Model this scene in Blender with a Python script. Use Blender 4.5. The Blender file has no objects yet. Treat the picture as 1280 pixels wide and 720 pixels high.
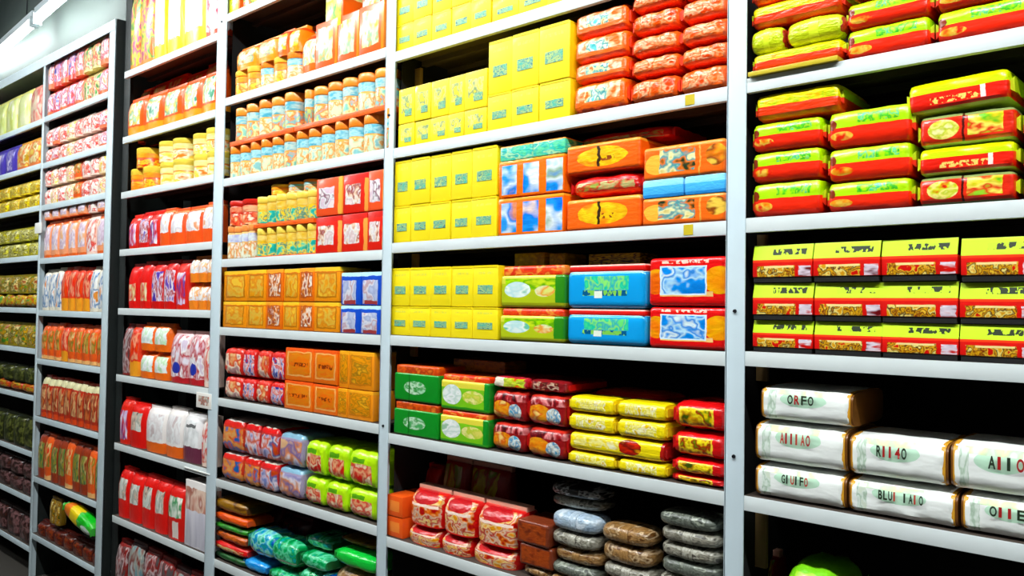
import bpy, bmesh, math, random
from mathutils import Vector
R = random.Random(7)
C = bpy.context.scene.collection
PI = math.pi

# ------------------------------------------------------------------ camera
F, CX, CY, CZ = 1000.0, 4.40242, -1.66478, 1.57880
YAW, PIT, ROL = -0.722062, 0.0265143, 0.0145763
fw = Vector((math.sin(YAW)*math.cos(PIT), math.cos(YAW)*math.cos(PIT), math.sin(PIT)))
rt = Vector((math.cos(YAW), -math.sin(YAW), 0)); up = rt.cross(fw)
r2 = rt*math.cos(ROL)+up*math.sin(ROL); u2 = -rt*math.sin(ROL)+up*math.cos(ROL)
def at(px, py, y=0.0):
    """world (x, z) on the vertical plane y of what the photograph shows at a pixel"""
    v = fw+r2*((px-640)/F)+u2*((360-py)/F)
    t = (y-CY)/v.y
    return CX+v.x*t, CZ+v.z*t
cam_d = bpy.data.cameras.new('camera'); cam = bpy.data.objects.new('camera', cam_d); C.objects.link(cam)
cam_d.sensor_width = 36; cam_d.lens = 36*F/1280; cam_d.clip_start = .02
from mathutils import Matrix
m = Matrix((r2, u2, -fw)).transposed().to_4x4(); m.translation = Vector((CX, CY, CZ)); cam.matrix_world = m
bpy.context.scene.camera = cam

# ------------------------------------------------------------------ materials
def hx(c):
    if isinstance(c, str):
        c = c.lstrip('#'); c = [int(c[i:i+2], 16)/255 for i in (0, 2, 4)]
        c = [(v/12.92 if v <= .04045 else ((v+.055)/1.055)**2.4) for v in c]
    return (c[0], c[1], c[2], 1)
def vivid(c, k=1.28, g=.97):
    import colorsys
    c = c.lstrip('#'); r_, g_, b_ = [int(c[i:i+2], 16)/255 for i in (0, 2, 4)]
    h_, s_, v_ = colorsys.rgb_to_hsv(r_, g_, b_)
    q = colorsys.hsv_to_rgb(h_, min(1, s_*k), v_*g)
    return '#%02x%02x%02x' % tuple(int(round(x*255)) for x in q)
def newmat(name, rough=.5, metal=0, coat=0):
    mt = bpy.data.materials.new(name); mt.use_nodes = True
    b = mt.node_tree.nodes['Principled BSDF']
    b.inputs['Roughness'].default_value = rough; b.inputs['Metallic'].default_value = metal
    b.inputs['Coat Weight'].default_value = coat; b.inputs['Coat Roughness'].default_value = .12
    return mt, mt.node_tree, b
def mixc(nt, fac, a, b):
    n = nt.nodes.new('ShaderNodeMix'); n.data_type = 'RGBA'
    for sock, v in ((n.inputs[0], fac), (n.inputs[6], a), (n.inputs[7], b)):
        if hasattr(v, 'is_output') or hasattr(v, 'links'): nt.links.new(v, sock)
        else: sock.default_value = v
    return n.outputs[2]
def mth(nt, op, a, b=None, clamp=False):
    n = nt.nodes.new('ShaderNodeMath'); n.operation = op; n.use_clamp = clamp
    for i, v in enumerate((a, b)):
        if v is None: continue
        if hasattr(v, 'links'): nt.links.new(v, n.inputs[i])
        else: n.inputs[i].default_value = v
    return n.outputs[0]
def art(nt, gen, W4, a):
    """a printed artwork: one flat colour, or blotches of several inks, or lines of small lettering"""
    if isinstance(a, str): return hx(a)
    kind = a[0]; K = 1 if kind == 'txt' else .62
    mp = nt.nodes.new('ShaderNodeMapping'); mp.inputs['Scale'].default_value = (a[2]*K, 1.5, a[3]*K)
    nt.links.new(gen, mp.inputs[0])
    no = nt.nodes.new('ShaderNodeTexNoise'); no.noise_dimensions = '4D'
    no.inputs['Scale'].default_value = 1; no.inputs['Detail'].default_value = 2; no.inputs['Roughness'].default_value = .5
    nt.links.new(mp.outputs[0], no.inputs['Vector']); nt.links.new(W4, no.inputs['W'])
    rp = nt.nodes.new('ShaderNodeValToRGB'); nt.links.new(no.outputs['Fac'], rp.inputs[0])
    cols = [vivid(c) for c in a[1]]; e = rp.color_ramp.elements; n = len(cols)
    if kind == 'txt': pos = [0, .5]; rp.color_ramp.interpolation = 'CONSTANT'
    else: pos = [.36+.28*i/(n-1) for i in range(n)]; rp.color_ramp.interpolation = 'LINEAR'
    while len(e) < len(pos): e.new(.5)
    for i, p in enumerate(pos): e[i].position = p; e[i].color = hx(cols[i])
    return rp.outputs[0]
MATS = {}
def pk(name, base, layers=(), rough=.38, wob=.03, bump=.0, coat=.25, bs=9, smooth=None):
    if name in MATS: return MATS[name]
    mt, nt, b = newmat(name, rough, 0, coat)
    tc = nt.nodes.new('ShaderNodeTexCoord'); gen = tc.outputs['Generated']
    oi = nt.nodes.new('ShaderNodeObjectInfo')
    W4 = mth(nt, 'MULTIPLY', oi.outputs['Random'], 40.0)
    if wob:
        no = nt.nodes.new('ShaderNodeTexNoise'); no.noise_dimensions = '4D'; no.inputs['Scale'].default_value = 5
        nt.links.new(gen, no.inputs['Vector']); nt.links.new(W4, no.inputs['W'])
        vm = nt.nodes.new('ShaderNodeVectorMath'); vm.operation = 'SUBTRACT'; nt.links.new(no.outputs['Color'], vm.inputs[0]); vm.inputs[1].default_value = (.5, .5, .5)
        vs = nt.nodes.new('ShaderNodeVectorMath'); vs.operation = 'SCALE'; nt.links.new(vm.outputs[0], vs.inputs[0]); vs.inputs['Scale'].default_value = wob*2
        va = nt.nodes.new('ShaderNodeVectorMath'); nt.links.new(gen, va.inputs[0]); nt.links.new(vs.outputs[0], va.inputs[1]); gw = va.outputs[0]
    else: gw = gen
    sp = nt.nodes.new('ShaderNodeSeparateXYZ'); nt.links.new(gw, sp.inputs[0])
    u, v = sp.outputs[0], sp.outputs[2]
    col = art(nt, gen, W4, base)
    for L in layers:
        if L[0] == 'rect':
            _, uc, vc, hw, hh, a = L
            f = mth(nt, 'MULTIPLY', mth(nt, 'LESS_THAN', mth(nt, 'ABSOLUTE', mth(nt, 'SUBTRACT', u, uc)), hw),
                    mth(nt, 'LESS_THAN', mth(nt, 'ABSOLUTE', mth(nt, 'SUBTRACT', v, vc)), hh))
        elif L[0] == 'band':
            _, v0, v1, a = L
            f = mth(nt, 'MULTIPLY', mth(nt, 'GREATER_THAN', v, v0), mth(nt, 'LESS_THAN', v, v1))
        elif L[0] == 'col':
            _, v0, v1, a = L
            f = mth(nt, 'MULTIPLY', mth(nt, 'GREATER_THAN', u, v0), mth(nt, 'LESS_THAN', u, v1))
        else:
            _, uc, vc, ru, rv, a = L
            du = mth(nt, 'DIVIDE', mth(nt, 'SUBTRACT', u, uc), ru); dv = mth(nt, 'DIVIDE', mth(nt, 'SUBTRACT', v, vc), rv)
            f = mth(nt, 'LESS_THAN', mth(nt, 'ADD', mth(nt, 'MULTIPLY', du, du), mth(nt, 'MULTIPLY', dv, dv)), 1.0)
        col = mixc(nt, f, col, art(nt, gen, W4, a))
    if hasattr(col, 'links'): nt.links.new(col, b.inputs['Base Color'])
    else: b.inputs['Base Color'].default_value = col
    if bump:
        no = nt.nodes.new('ShaderNodeTexNoise'); no.noise_dimensions = '4D'; no.inputs['Scale'].default_value = bs; no.inputs['Detail'].default_value = 2
        nt.links.new(gen, no.inputs['Vector']); nt.links.new(W4, no.inputs['W'])
        bp = nt.nodes.new('ShaderNodeBump'); bp.inputs['Strength'].default_value = bump*.45; bp.inputs['Distance'].default_value = .02
        nt.links.new(no.outputs['Fac'], bp.inputs['Height']); nt.links.new(bp.outputs[0], b.inputs['Normal'])
    MATS[name] = mt; return mt
def plain(name, c, rough=.5, metal=0, noise=.0, scale=20):
    if name in MATS: return MATS[name]
    mt, nt, b = newmat(name, rough, metal)
    tc = nt.nodes.new('ShaderNodeTexCoord'); no = nt.nodes.new('ShaderNodeTexNoise'); no.inputs['Scale'].default_value = scale; no.inputs['Detail'].default_value = 4
    nt.links.new(tc.outputs['Object'], no.inputs['Vector'])
    k = hx(c); dk = tuple(x*(1-noise) for x in k[:3])+(1,)
    nt.links.new(mixc(nt, no.outputs['Fac'], dk, k), b.inputs['Base Color'])
    MATS[name] = mt; return mt
steel = plain('pale_blue_enamel', '#d6e6ee', .42, 0, .06, 14)
shelfm = plain('white_shelf_enamel', '#dfe6e6', .45, 0, .10, 9)
under = plain('dull_shelf_steel', '#43372f', .7, 0, .2, 6)
dark = plain('dark_back_sheet', '#0c0a0b', .9, 0, .3, 4)
darkst = plain('dark_green_enamel', '#0a1412', .6, 0, .3, 8)
wood = plain('tan_rear_post', '#a5814e', .7, 0, .3, 20)
hole = plain('bolt_metal', '#2a2c30', .4, .8)
ofade = plain('blue_grey_enamel', '#d4e4ea', .5, 0, .15, 12)

# ------------------------------------------------------------------ mesh helpers
def mesh_from(bm, name, mat, smooth=True):
    me = bpy.data.meshes.new(name); bmesh.ops.recalc_face_normals(bm, faces=bm.faces); bm.to_mesh(me); bm.free()
    if not isinstance(mat, (list, tuple)): mat = [mat]
    for q in mat: me.materials.append(q)
    if smooth:
        for p in me.polygons: p.use_smooth = True
        try: me.set_sharp_from_angle(angle=math.radians(42))
        except Exception: pass
    return me
def box(bm, x0, x1, y0, y1, z0, z1, r=0, seg=2):
    g = bmesh.ops.create_cube(bm, size=1)
    for v in g['verts']: v.co = Vector((x0+(v.co.x+.5)*(x1-x0), y0+(v.co.y+.5)*(y1-y0), z0+(v.co.z+.5)*(z1-z0)))
    if r:
        vs = set(g['verts']); es = [e for e in bm.edges if e.verts[0] in vs and e.verts[1] in vs]
        bmesh.ops.bevel(bm, geom=es, offset=r, segments=seg, profile=.6, affect='EDGES', clamp_overlap=True)
def mbox(name, mat, *a, r=.002, seg=2):
    bm = bmesh.new(); box(bm, *a, r=r, seg=seg); return mesh_from(bm, name, mat)
def loft(name, mat, axis, L, prof, n=3.2, seg=28, st=None, wr=0, seed=0, base=True, cap=True):
    """closed skin along an axis. prof(t in -1..1) -> half sizes (a along y, b along the other axis), superellipse power n"""
    rr = random.Random(seed); bm = bmesh.new(); rings = []
    st = st or [-1, -.985, -.95, -.88, -.75, -.5, -.25, 0, .25, .5, .75, .88, .95, .985, 1]
    ph = [rr.uniform(0, 6.28) for _ in range(8)]
    for t in st:
        a, b = prof(t); ring = []
        for k in range(seg):
            th = 2*PI*(k+.5)/seg; c, s = math.cos(th), math.sin(th)
            q = (abs(c)**n+abs(s)**n)**(-1/n)
            w = 1-wr*(.5+.5*math.sin(5*t+3*th+ph[0])*math.sin(9*t*1.3+ph[1]+2*th)+.3*math.sin(17*t+5*th+ph[2])*.6)
            A, B = a*c*q*w, b*s*q*w
            ring.append(bm.verts.new((t*L/2, A, B) if axis == 'x' else (B, A, t*L/2)))
        rings.append(ring)
    for i in range(len(rings)-1):
        for k in range(seg): bm.faces.new((rings[i][k], rings[i][(k+1) % seg], rings[i+1][(k+1) % seg], rings[i+1][k]))
    if cap: bm.faces.new(rings[0]); bm.faces.new(rings[-1])
    if base:
        zm = min(v.co.z for v in bm.verts)
        for v in bm.verts: v.co.z -= zm
    return mesh_from(bm, name, mat)
def lathe(name, mat, prof, seg=20):
    bm = bmesh.new(); rings = []
    for r, z in prof: rings.append([bm.verts.new((r*math.cos(2*PI*k/seg), r*math.sin(2*PI*k/seg), z)) for k in range(seg)])
    for i in range(len(rings)-1):
        for k in range(seg): bm.faces.new((rings[i][k], rings[i][(k+1) % seg], rings[i+1][(k+1) % seg], rings[i+1][k]))
    bm.faces.new(rings[0]); bm.faces.new(rings[-1])
    return mesh_from(bm, name, mat)
def text_mesh(s, h, mat, width=None):
    cu = bpy.data.curves.new('print', 'FONT'); cu.body = s; cu.size = 1; cu.offset = .03
    o = bpy.data.objects.new('tmp', cu); C.objects.link(o)
    me = bpy.data.meshes.new_from_object(o.evaluated_get(bpy.context.evaluated_depsgraph_get()))
    bpy.data.objects.remove(o); bpy.data.curves.remove(cu)
    xs = [v.co.x for v in me.vertices]; ys = [v.co.y for v in me.vertices]
    sx = (width or h*len(s)*.7)/(max(xs)-min(xs)); sy = h/(max(ys)-min(ys)); x0 = min(xs); y0 = min(ys)
    for v in me.vertices: v.co = Vector(((v.co.x-x0)*sx, 0, (v.co.y-y0)*sy))
    me.materials.clear(); me.materials.append(mat); return me
def link(name, me, parent=None, loc=(0, 0, 0)):
    o = bpy.data.objects.new(name, me); C.objects.link(o); o.location = loc
    if parent: o.parent = parent
    return o
def empty(name):
    o = bpy.data.objects.new(name, None); o.empty_display_size = .05; C.objects.link(o); return o
def tree(o):
    return [(c, tree(c)) for c in o.children]
def clone(o, kids, parent=None):
    c = o.copy(); C.objects.link(c)
    if parent: c.parent = parent
    for k, kk in kids: clone(k, kk, c)
    return c

# ------------------------------------------------------------------ packaging kinds
# each builder makes one pack of size w (along the shelf), d (deep), h, standing on z=0, front face at y=-d/2
def k_box(w, d, h, s):
    t = empty(s['name']); r = s.get('r', .003)
    link(s.get('body', 'box'), mbox('box', s['m'], -w/2, w/2, -d/2, d/2, 0, h, r=r, seg=s.get('seg', 2)), t)
    if s.get('lab'):
        u, v, hw, hh, lm = s['lab']
        link('label', mbox('label', lm, (u-hw-.5)*w, (u+hw-.5)*w, -d/2-.0012, -d/2+.002, (v-hh)*h, (v+hh)*h, r=0), t)
    if s.get('flap'):
        link('lid_flap', mbox('lid_flap', s['flap'], -w/2+.003, w/2-.003, -d/2-.001, -d/2+.003, h*.955, h+.0008, r=0), t)
    return t
def k_lidbox(w, d, h, s):
    t = empty(s['name']); r = s.get('r', .012); hb = h*s.get('split', .8)
    link('body', mbox('body', s['m'], -w/2, w/2, -d/2, d/2, 0, hb+.004, r=r, seg=4), t)
    link('lid', mbox('lid', s['lm'], -w/2+.004, w/2-.004, -d/2+.004, d/2-.004, hb-.002, h, r=min(r, (h-hb)*.4), seg=3), t)
    if s.get('lab'):
        u, v, hw, hh, lm = s['lab']
        link('label', mbox('label', lm, (u-hw-.5)*w, (u+hw-.5)*w, -d/2-.0012, -d/2+.003, (v-hh)*h, (v+hh)*h, r=0), t)
    return t
def k_display(w, d, h, s):
    t = empty(s['name']); hb = h*.60
    link('box', mbox('box', s['m'], -w/2, w/2, -d/2, d/2, .009, hb, r=.002), t)
    link('base', mbox('base', dark, -w/2+.002, w/2-.002, -d/2+.001, d/2-.002, 0, .0095, r=0), t)  # dark slab put in for the shaded gap between stacked boxes
    bm = bmesh.new()   # header card leaning back from the front top edge, with depth
    y0 = -d/2+.0005; yb = y0+h*.12
    for x in (-w/2, w/2):
        pass
    vs = [bm.verts.new(c) for c in ((-w/2, y0, hb), (w/2, y0, hb), (w/2, yb, h), (-w/2, yb, h), (-w/2, y0+.003, hb), (w/2, y0+.003, hb), (w/2, yb+.003, h), (-w/2, yb+.003, h))]
    for f in ((0, 1, 2, 3), (4, 5, 6, 7), (0, 1, 5, 4), (3, 2, 6, 7), (0, 3, 7, 4), (1, 2, 6, 5)): bm.faces.new([vs[i] for i in f])
    link('header_card', mesh_from(bm, 'header_card', s['hm'], False), t)
    return t
def pill(p, m=.12):   # fullness along the pack
    return lambda t: max(m, (1-abs(t)**p)**(1/p)) if abs(t) < 1 else m
def k_bag(w, d, h, s):       # pillow bag lying along the shelf with crimped ends
    t = empty(s['name']); e = min(s.get('e', .006), w*.05); P = pill(s.get('p', 4.5), s.get('pin', .25)); n = s.get('n', 3.4)
    link('bag', loft('bag', s['m'], 'x', w-2*e, lambda q: (d/2*(.5+.5*P(q)), h/2*P(q)), n, wr=s.get('wr', .05), seed=s.get('seed', 3)), t)
    for sg in (-1, 1):
        bm = bmesh.new(); K = 7; x0 = sg*(w/2-e*1.3); x1 = sg*w/2; rows = []
        for x, hh in ((x0, h*.14), (x1, h*.26)):
            rows.append([bm.verts.new((x, -d*.42+d*.84*k/K, h/2+(hh if k % 2 else hh*.8))) for k in range(K+1)]+[bm.verts.new((x, d*.42-d*.84*k/K, h/2-(hh if k % 2 else hh*.8))) for k in range(K+1)])
        m_ = len(rows[0])
        for k in range(m_): bm.faces.new((rows[0][k], rows[0][(k+1) % m_], rows[1][(k+1) % m_], rows[1][k]))
        bm.faces.new(rows[0]); bm.faces.new(rows[1])
        link('end_seal', mesh_from(bm, 'end_seal', s.get('em', s['m']), False), t)
    return t
def k_sack(w, d, h, s):
    t = empty(s['name'])
    e = .006
    n = 6; PW = lambda q: .95+.05*pill(6, 0)(q)
    link('sack', loft('sack', s['m'], 'x', w-2*e, lambda q: (d/2*PW(q), h/2*PW(q)), n, wr=.035, seed=s.get('seed', 5)), t)
    for sg in (-1, 1):
        link('end_tape', loft('end_tape', s['em'], 'x', e*1.2, lambda q: (d/2*.97, h/2*.965), n, seg=40, st=[-1, 1], base=False), t, (sg*(w/2-e*1.35), 0, h/2))
        link('end_flap', loft('end_flap', s['fm'], 'x', e*.8, lambda q: (d/2*.94, h/2*.94), n, seg=40, st=[-1, 1], base=False), t, (sg*(w/2-e*.45), 0, h/2))
    if s.get('text'):
        tw = w*s.get('tw', .34); x0 = -w/2+w*s.get('tx', .33); z0 = h*.54; th = h*.26; me = None
        for i, ch in enumerate(s['text']):
            if ch == ' ': continue
            cw = tw/len(s['text'])
            me = text_mesh(ch, th, s['inks'][i % len(s['inks'])], cw*(.35 if ch in 'I1l' else .8))
            for v in me.vertices:
                zz = (v.co.z+z0-h/2)/(h/2*.98); yy = (1-min(.97, abs(zz))**n)**(1/n)
                v.co.y = -d/2*yy-.0025
            link('letter', me, t, (x0+i*cw, 0, z0))
    return t
def k_pouch(w, d, h, s):     # upright pouch, flat sealed top
    t = empty(s['name']); th = min(.014, h*.1)
    f = lambda q: (d/2*(.42+.58*min(1, (1-q)*1.6)**.5) if q > -.8 else d/2*.94, w/2*(1 if abs(q) < .9 else .97))
    link('pouch', loft('pouch', s['m'], 'z', h-th, f, 4, seg=20, st=[-1, -.97, -.85, -.5, 0, .4, .7, .88, 1], wr=s.get('wr', .04), seed=s.get('seed', 2)), t)
    link('top_seal', mbox('top_seal', s.get('em', s['m']), -w/2*.97, w/2*.97, -.12*d, .12*d, h-th-.003, h, r=.001), t)
    return t
def k_jar(w, d, h, s):
    t = empty(s['name']); r = w/2; hl = h*s.get('lid', .2)
    link('jar', lathe('jar', s['m'], [(r*.86, 0), (r*.97, h*.02), (r*.97, h-hl-.012), (r*.9, h-hl-.004), (r*.78, h-hl)], 20), t)
    link('lid', lathe('lid', s['lm'], [(r*.95, h-hl-.002), (r, h-hl+.002), (r, h-.003), (r*.94, h)], 20), t)
    if s.get('band'):
        b0, b1, bmn = s['band']
        link('label', lathe('label', bmn, [(r*.972, h*b0), (r*.99, h*b0), (r*.99, h*b1), (r*.972, h*b1)], 20), t)
    return t
def k_roll(w, d, h, s):      # a rounded roll pack with tapered, twisted ends
    t = empty(s['name'])
    P = lambda q: .28+.72*(max(0, 1-abs(q)**5))**.6
    link('roll', loft('roll', s['m'], 'x', w, lambda q: (d/2*P(q), h/2*P(q)), 3.4, seg=22, wr=.05, seed=s.get('seed', 9)), t)
    link('paper_band', loft('paper_band', s.get('em', s['m']), 'x', w*.16, lambda q: (d/2*1.004, h/2*1.004), 3.4, seg=22, st=[-1, 1], base=False), t, (w*.02, 0, h/2))
    return t
KIND = dict(box=k_box, lidbox=k_lidbox, display=k_display, bag=k_bag, sack=k_sack, pouch=k_pouch, jar=k_jar, roll=k_roll)

# ------------------------------------------------------------------ placing rows on shelves
PROTO = {}; ITEMS = []
BAYS = []
def put(s, x0, x1, z0, h, d, yf=.006, rz=0, where='', layer='', tilt=0):
    for lo, hi in BAYS:
        if lo-.06 < (x0+x1)/2 < hi+.06 and x1-x0 < hi-lo: x0, x1 = max(x0, lo), min(x1, hi); break
    w = (x1-x0)*.985
    key = (id(s), round(w/.02), round(h/.02), round(d/.03), s.get('text'))
    if key not in PROTO:
        t = KIND[s['k']](w, d, h, s); PROTO[key] = (t, tree(t), w, d, h); o = t
    else:
        t, kids, w0, d0, h0 = PROTO[key]; o = clone(t, kids); o.scale = (w/w0, d/d0, h/h0)
    if s['k'] == 'jar': yd = yf+w/2
    else: yd = yf+d/2
    o.location = ((x0+x1)/2, yd, z0); o.rotation_euler = (0, tilt, rz)
    o['category'] = s['cat']; ITEMS.append((o, s['look'], where, layer, (x0+x1)/2))
    return o
def row(s, xs, ypx, z, ys, where, d=.2, yf=.006, layers=None, jit=.6, rag=0, skip=(), zs_=None):
    """s: one style or a list cycled over the columns (or a list per layer). xs: column edges, ypx: pixel height they were read at;
       z: the shelf top; ys: pixel heights of the layer boundaries at the left edge, bottom first (ys[0] is the shelf itself)"""
    n = len(ys)-1; zs = [z]+[at(xs[0], y, yf)[1] for y in ys[1:]]
    zs = zs_ or zs
    for L in range(n):
        st = s[L] if (isinstance(s, list) and isinstance(s[0], list)) else s
        lay = '' if n == 1 else (['bottom layer', 'top layer'] if n == 2 else ['bottom layer', 'middle layer', 'top layer'] if n == 3 else ['bottom layer', 'second layer up', 'third layer up', 'top layer', 'topmost layer'])[L]
        if layers: lay = layers[L]
        h = zs[L+1]-zs[L]
        for i in range(len(xs)-1):
            if (L, i) in skip: continue
            q = st[i % len(st)] if isinstance(st, list) else st
            if q is None: continue
            x0, x1 = at(xs[i], ypx, yf)[0], at(xs[i+1], ypx, yf)[0]
            hh = h*.975 if L < n-1 else h*(1-R.uniform(0, rag))
            dd = (x1-x0)*.98 if q['k'] == 'jar' else min(d, (x1-x0)*3)
            o = put(q, x0, x1, zs[L], hh, dd, yf+R.uniform(0, .004), math.radians(R.uniform(-jit, jit)) if q['k'] != 'jar' else R.uniform(0, 6), where, lay)
            if L < n-1 or n > 1: o.scale.z *= 1.0
def S(k, look, cat, name, m, **kw): return dict(k=k, look=look, cat=cat, name=name, m=m, **kw)

# ------------------------------------------------------------------ racks
LIP = .032; DEP = .36
U = dict(a=-3.0, b=at(50, 300)[0], c=.259, d=.376, e=1.317, f=2.4, g=3.6, h=4.8)
def zl(*pts): return sum(at(*p)[1] for p in pts)/len(pts)
main = empty('storage_rack'); main.location = (0, 0, 0)
main['label'] = 'long white steel storage rack filling most of the view with black backs'; main['category'] = 'shelving rack'
left = empty('storage_rack'); left['label'] = 'pale steel storage rack farthest to the left beneath the hanging tube light'; left['category'] = 'shelving rack'
def upright(par, xc, z1, mat=None, w=.046, z0=0.0, yf=-.004):
    bm = bmesh.new(); box(bm, xc-w/2, xc+w/2, yf, yf+.004, z0, z1, r=.001); box(bm, xc-w/2+.0005, xc-w/2+.0045, yf, yf+.045, z0, z1, r=.001)
    o = link('upright', mesh_from(bm, 'upright', mat or steel), par); return o
def bolts(par, xc, zs, yf=-.004):
    bm = None
    for z in zs:
        g = bmesh.new(); bmesh.ops.create_cone(g, cap_ends=True, segments=10, radius1=.0045, radius2=.0035, depth=.004)
        for v in g.verts: v.co = Vector((xc+v.co.x, yf-.002+v.co.z*-1, z+v.co.y))
        link('bolt', mesh_from(g, 'bolt', hole), par)
def board(par, x0, x1, z, mat=None, lab=None):
    bm = bmesh.new(); box(bm, x0, x1, -.002, .000, z, z+LIP, r=.0006); box(bm, x0, x1, .000, .012, z, z+.0015)
    o = link('shelf', mesh_from(bm, 'front_lip', mat or shelfm), par)
    bm = bmesh.new(); box(bm, x0, x1, .000, DEP, z+LIP-.003, z+LIP)
    box(bm, x0, x1, DEP-.003, DEP-.001, z+.006, z+LIP-.003)
    for k in range(1, 3): box(bm, x0+.002, x1-.002, DEP*k/3-.01, DEP*k/3+.01, z+.012, z+LIP-.003)
    link('shelf_pan', mesh_from(bm, 'shelf_pan', [under]), o)
    return o
SH = {}
BAYS += [(U['g']+.003, U['h']-.03), (U['f']+.003, U['g']-.025), (U['e']+.003, U['f']-.025), (U['d']+.002, U['e']-.040), (U['b']+.003, U['c']-.073), (-2.43, U['b']-.016)]
def shelves(par, tag, x0, x1, lst, mat=None):
    for i, p in enumerate(lst):
        z = zl(*p) if isinstance(p, (list, tuple)) else p
        board(par, x0, x1, z, mat); SH[tag+str(i)] = z+LIP+.0008
hw = .023
shelves(main, 'E', U['g']+hw, U['h']-hw, [[(935, 115), (1280, 57)], [(938, 288), (1280, 275)], [(938, 459), (1280, 477)], [(935, 638), (1280, 704)], .845, .50, .14])
shelves(main, 'D', U['f']+hw, U['g']-hw, [[(495, 81), (714, 8)], [(495, 198), (909, 125.5)], [(495, 316), (906, 294)], [(492, 432), (906, 457)], [(490, 554), (905, 633)], [(485, 682), (600, 722)], .50, .14])
shelves(main, 'C', U['e']+.0375, U['f']-hw, [[(281, 29), (342, 2)], [(299, 130), (485, 67.7)], [(281, 233.5), (482, 197.5)], [(280, 334.5), (478.5, 323.7)], [(277, 420.7), (476.7, 429)], [(276.5, 507.5), (475, 543)], [(270.7, 606), (469.7, 672)], [(267.4, 709.8), (301, 721)], .14])
shelves(main, 'B', U['d'], U['e']-.0375, [[(151.7, 100), (273, 50)], [(154, 179), (271, 147)], [(154, 247.7), (269, 227.7)], [(152, 319.7), (268, 311.5)], [(150, 393), (267, 398)], [(146, 476.8), (247.5, 492)], [(143.7, 562.5), (230, 586)], [(137.5, 650), (252.5, 702)], .16])
a0 = U['b']+.014
shelves(left, 'A', a0, U['c']-.07, [[(48, 155), (133, 124)], [(56, 209), (132, 190)], [(54, 260), (132, 252)], [(50, 329), (132, 325)], [(50, 394), (130, 399)], [(47, 455), (128, 467)], [(43, 528), (127, 548)], [(42, 602), (125, 637)], [(33, 670), (120, 717)]], ofade)
shelves(left, 'Z', U['a'], U['b']-.014, [[(0, 178), (54, 152)], [(0, 226), (52, 210)], [(0, 274), (50, 262)], [(0, 329), (47, 326)], [(0, 390), (46, 392)], [(0, 436), (44, 444)], [(0, 492), (40, 500)], [(0, 557), (42, 572)], .42, .14], ofade)
for k, zt in (('e', 3.4), ('f', 3.4), ('g', 3.4), ('h', 3.4)):
    o = upright(main, U[k], zt, w=.075 if k == 'e' else .046)
    zb = {'e': [at(280, 27)[1]], 'f': [2.2, 1.2], 'g': [at(923, 389)[1], at(924, 571)[1], 2.3], 'h': [2.3, 1.2]}[k]
    bolts(o, U[k], zb)
    link('rear_post', mbox('rear_post', wood, U[k]-.10, U[k]-.055, DEP-.075, DEP-.045, 0, 3.35, r=.002), main)
upright(main, .333, 3.4, darkst, .07, yf=.03)
for x0, x1, zt in ((U['d'], U['h'], 3.4),):
    link('back_panel', mbox('back_panel', dark, x0-.02, x1+.02, DEP+.004, DEP+.010, 0, zt, r=0), main)
for k in ('e', 'f', 'g'):   # solid sheet between neighbouring bays
    link('side_panel', mbox('side_panel', dark, U[k]-.001, U[k]+.001, .045, DEP, 0, 3.39, r=0), main)
topz = at(141, 26)[1]
upright(left, U['c']-.035, topz, ofade, .07); upright(left, U['b'], topz, ofade, .028); upright(left, U['a']-.02, topz, ofade, .04); upright(left, -2.46, topz, ofade, .028)
link('back_panel', mbox('back_panel', dark, U['a'], U['c'], DEP+.004, DEP+.010, 0, topz-.02, r=0), left)
link('side_panel', mbox('side_panel', darkst, U['c']+.002, U['c']+.006, .002, DEP, 0, topz, r=0), left)
link('side_panel', mbox('side_panel', darkst, U['b']-.001, U['b']+.001, .03, DEP, 0, topz-.02, r=0), left)
bm = bmesh.new(); box(bm, U['a'], U['c'], -.006, -.002, topz-.055, topz, r=.001); box(bm, U['a'], U['c'], -.002, DEP, topz-.004, topz)
link('top_cover', mesh_from(bm, 'top_cover', ofade), left)
for key, u_, ln in (('E1', 'g', .045), ('E2', 'g', .04), ('E3', 'g', .15), ('D0', 'f', .07), ('D2', 'f', .045), ('D3', 'f', .04)):
    zb_ = SH[key]-LIP-.0008
    link('shelf_bracket', mbox('shelf_bracket', wood, U[u_]+.003, U[u_]+.030, .10, .112, zb_-ln, zb_+.004, r=.001), main)
# yellow adhesive stains on two shelf lips, small card clips
for px, py in ((863, 126), (861, 294)):
    x, _ = at(px, py); z = (SH['D1'] if py < 200 else SH['D2'])-LIP
    link('yellow_sticker', mbox('yellow_sticker', plain('sticker_yellow', '#cdb300', .6), x-.012, x+.012, -.0032, -.0018, z+.004, z+.028, r=0), main)

# ------------------------------------------------------------------ styles of packaging
YE, OR, RD, LM, GR, WH, BL, TE = '#ffe400', '#ff6a00', '#e81208', '#b4ea00', '#129a22', '#f4f6f2', '#1b9be8', '#6fd0d2'
NZ = 'noise'
grey_lab = pk('grey_label', (NZ, ['#5fb8a8', '#a8c898', '#4f9a98', '#c8d890', '#3f8088'], 5, 4), wob=0, coat=0)
yel = pk('yellow_card', YE, [('band', .955, .965, '#d8c800'), ('rect', .5, .82, .3, .03, ('txt', [YE, '#e8e060'], 14, 6))], wob=.0, rough=.5, coat=.05)
ycart = S('box', 'plain bright yellow carton', 'carton', 'yellow_carton', yel, lab=(.5, .42, .29, .105, grey_lab), flap=pk('yellow_flap', '#f8dc00', wob=0))
ycart2 = S('box', 'yellow carton with creased grey label', 'carton', 'yellow_carton', pk('yellow_card_worn', YE, [('rect', .5, .55, .34, .25, (NZ, ['#ffe400', '#fdf8a0', '#ffe400', '#c8c890', '#7d9a70', '#ffe400'], 6, 5))], wob=.04, rough=.5), lab=(.62, .3, .2, .1, grey_lab))
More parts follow.
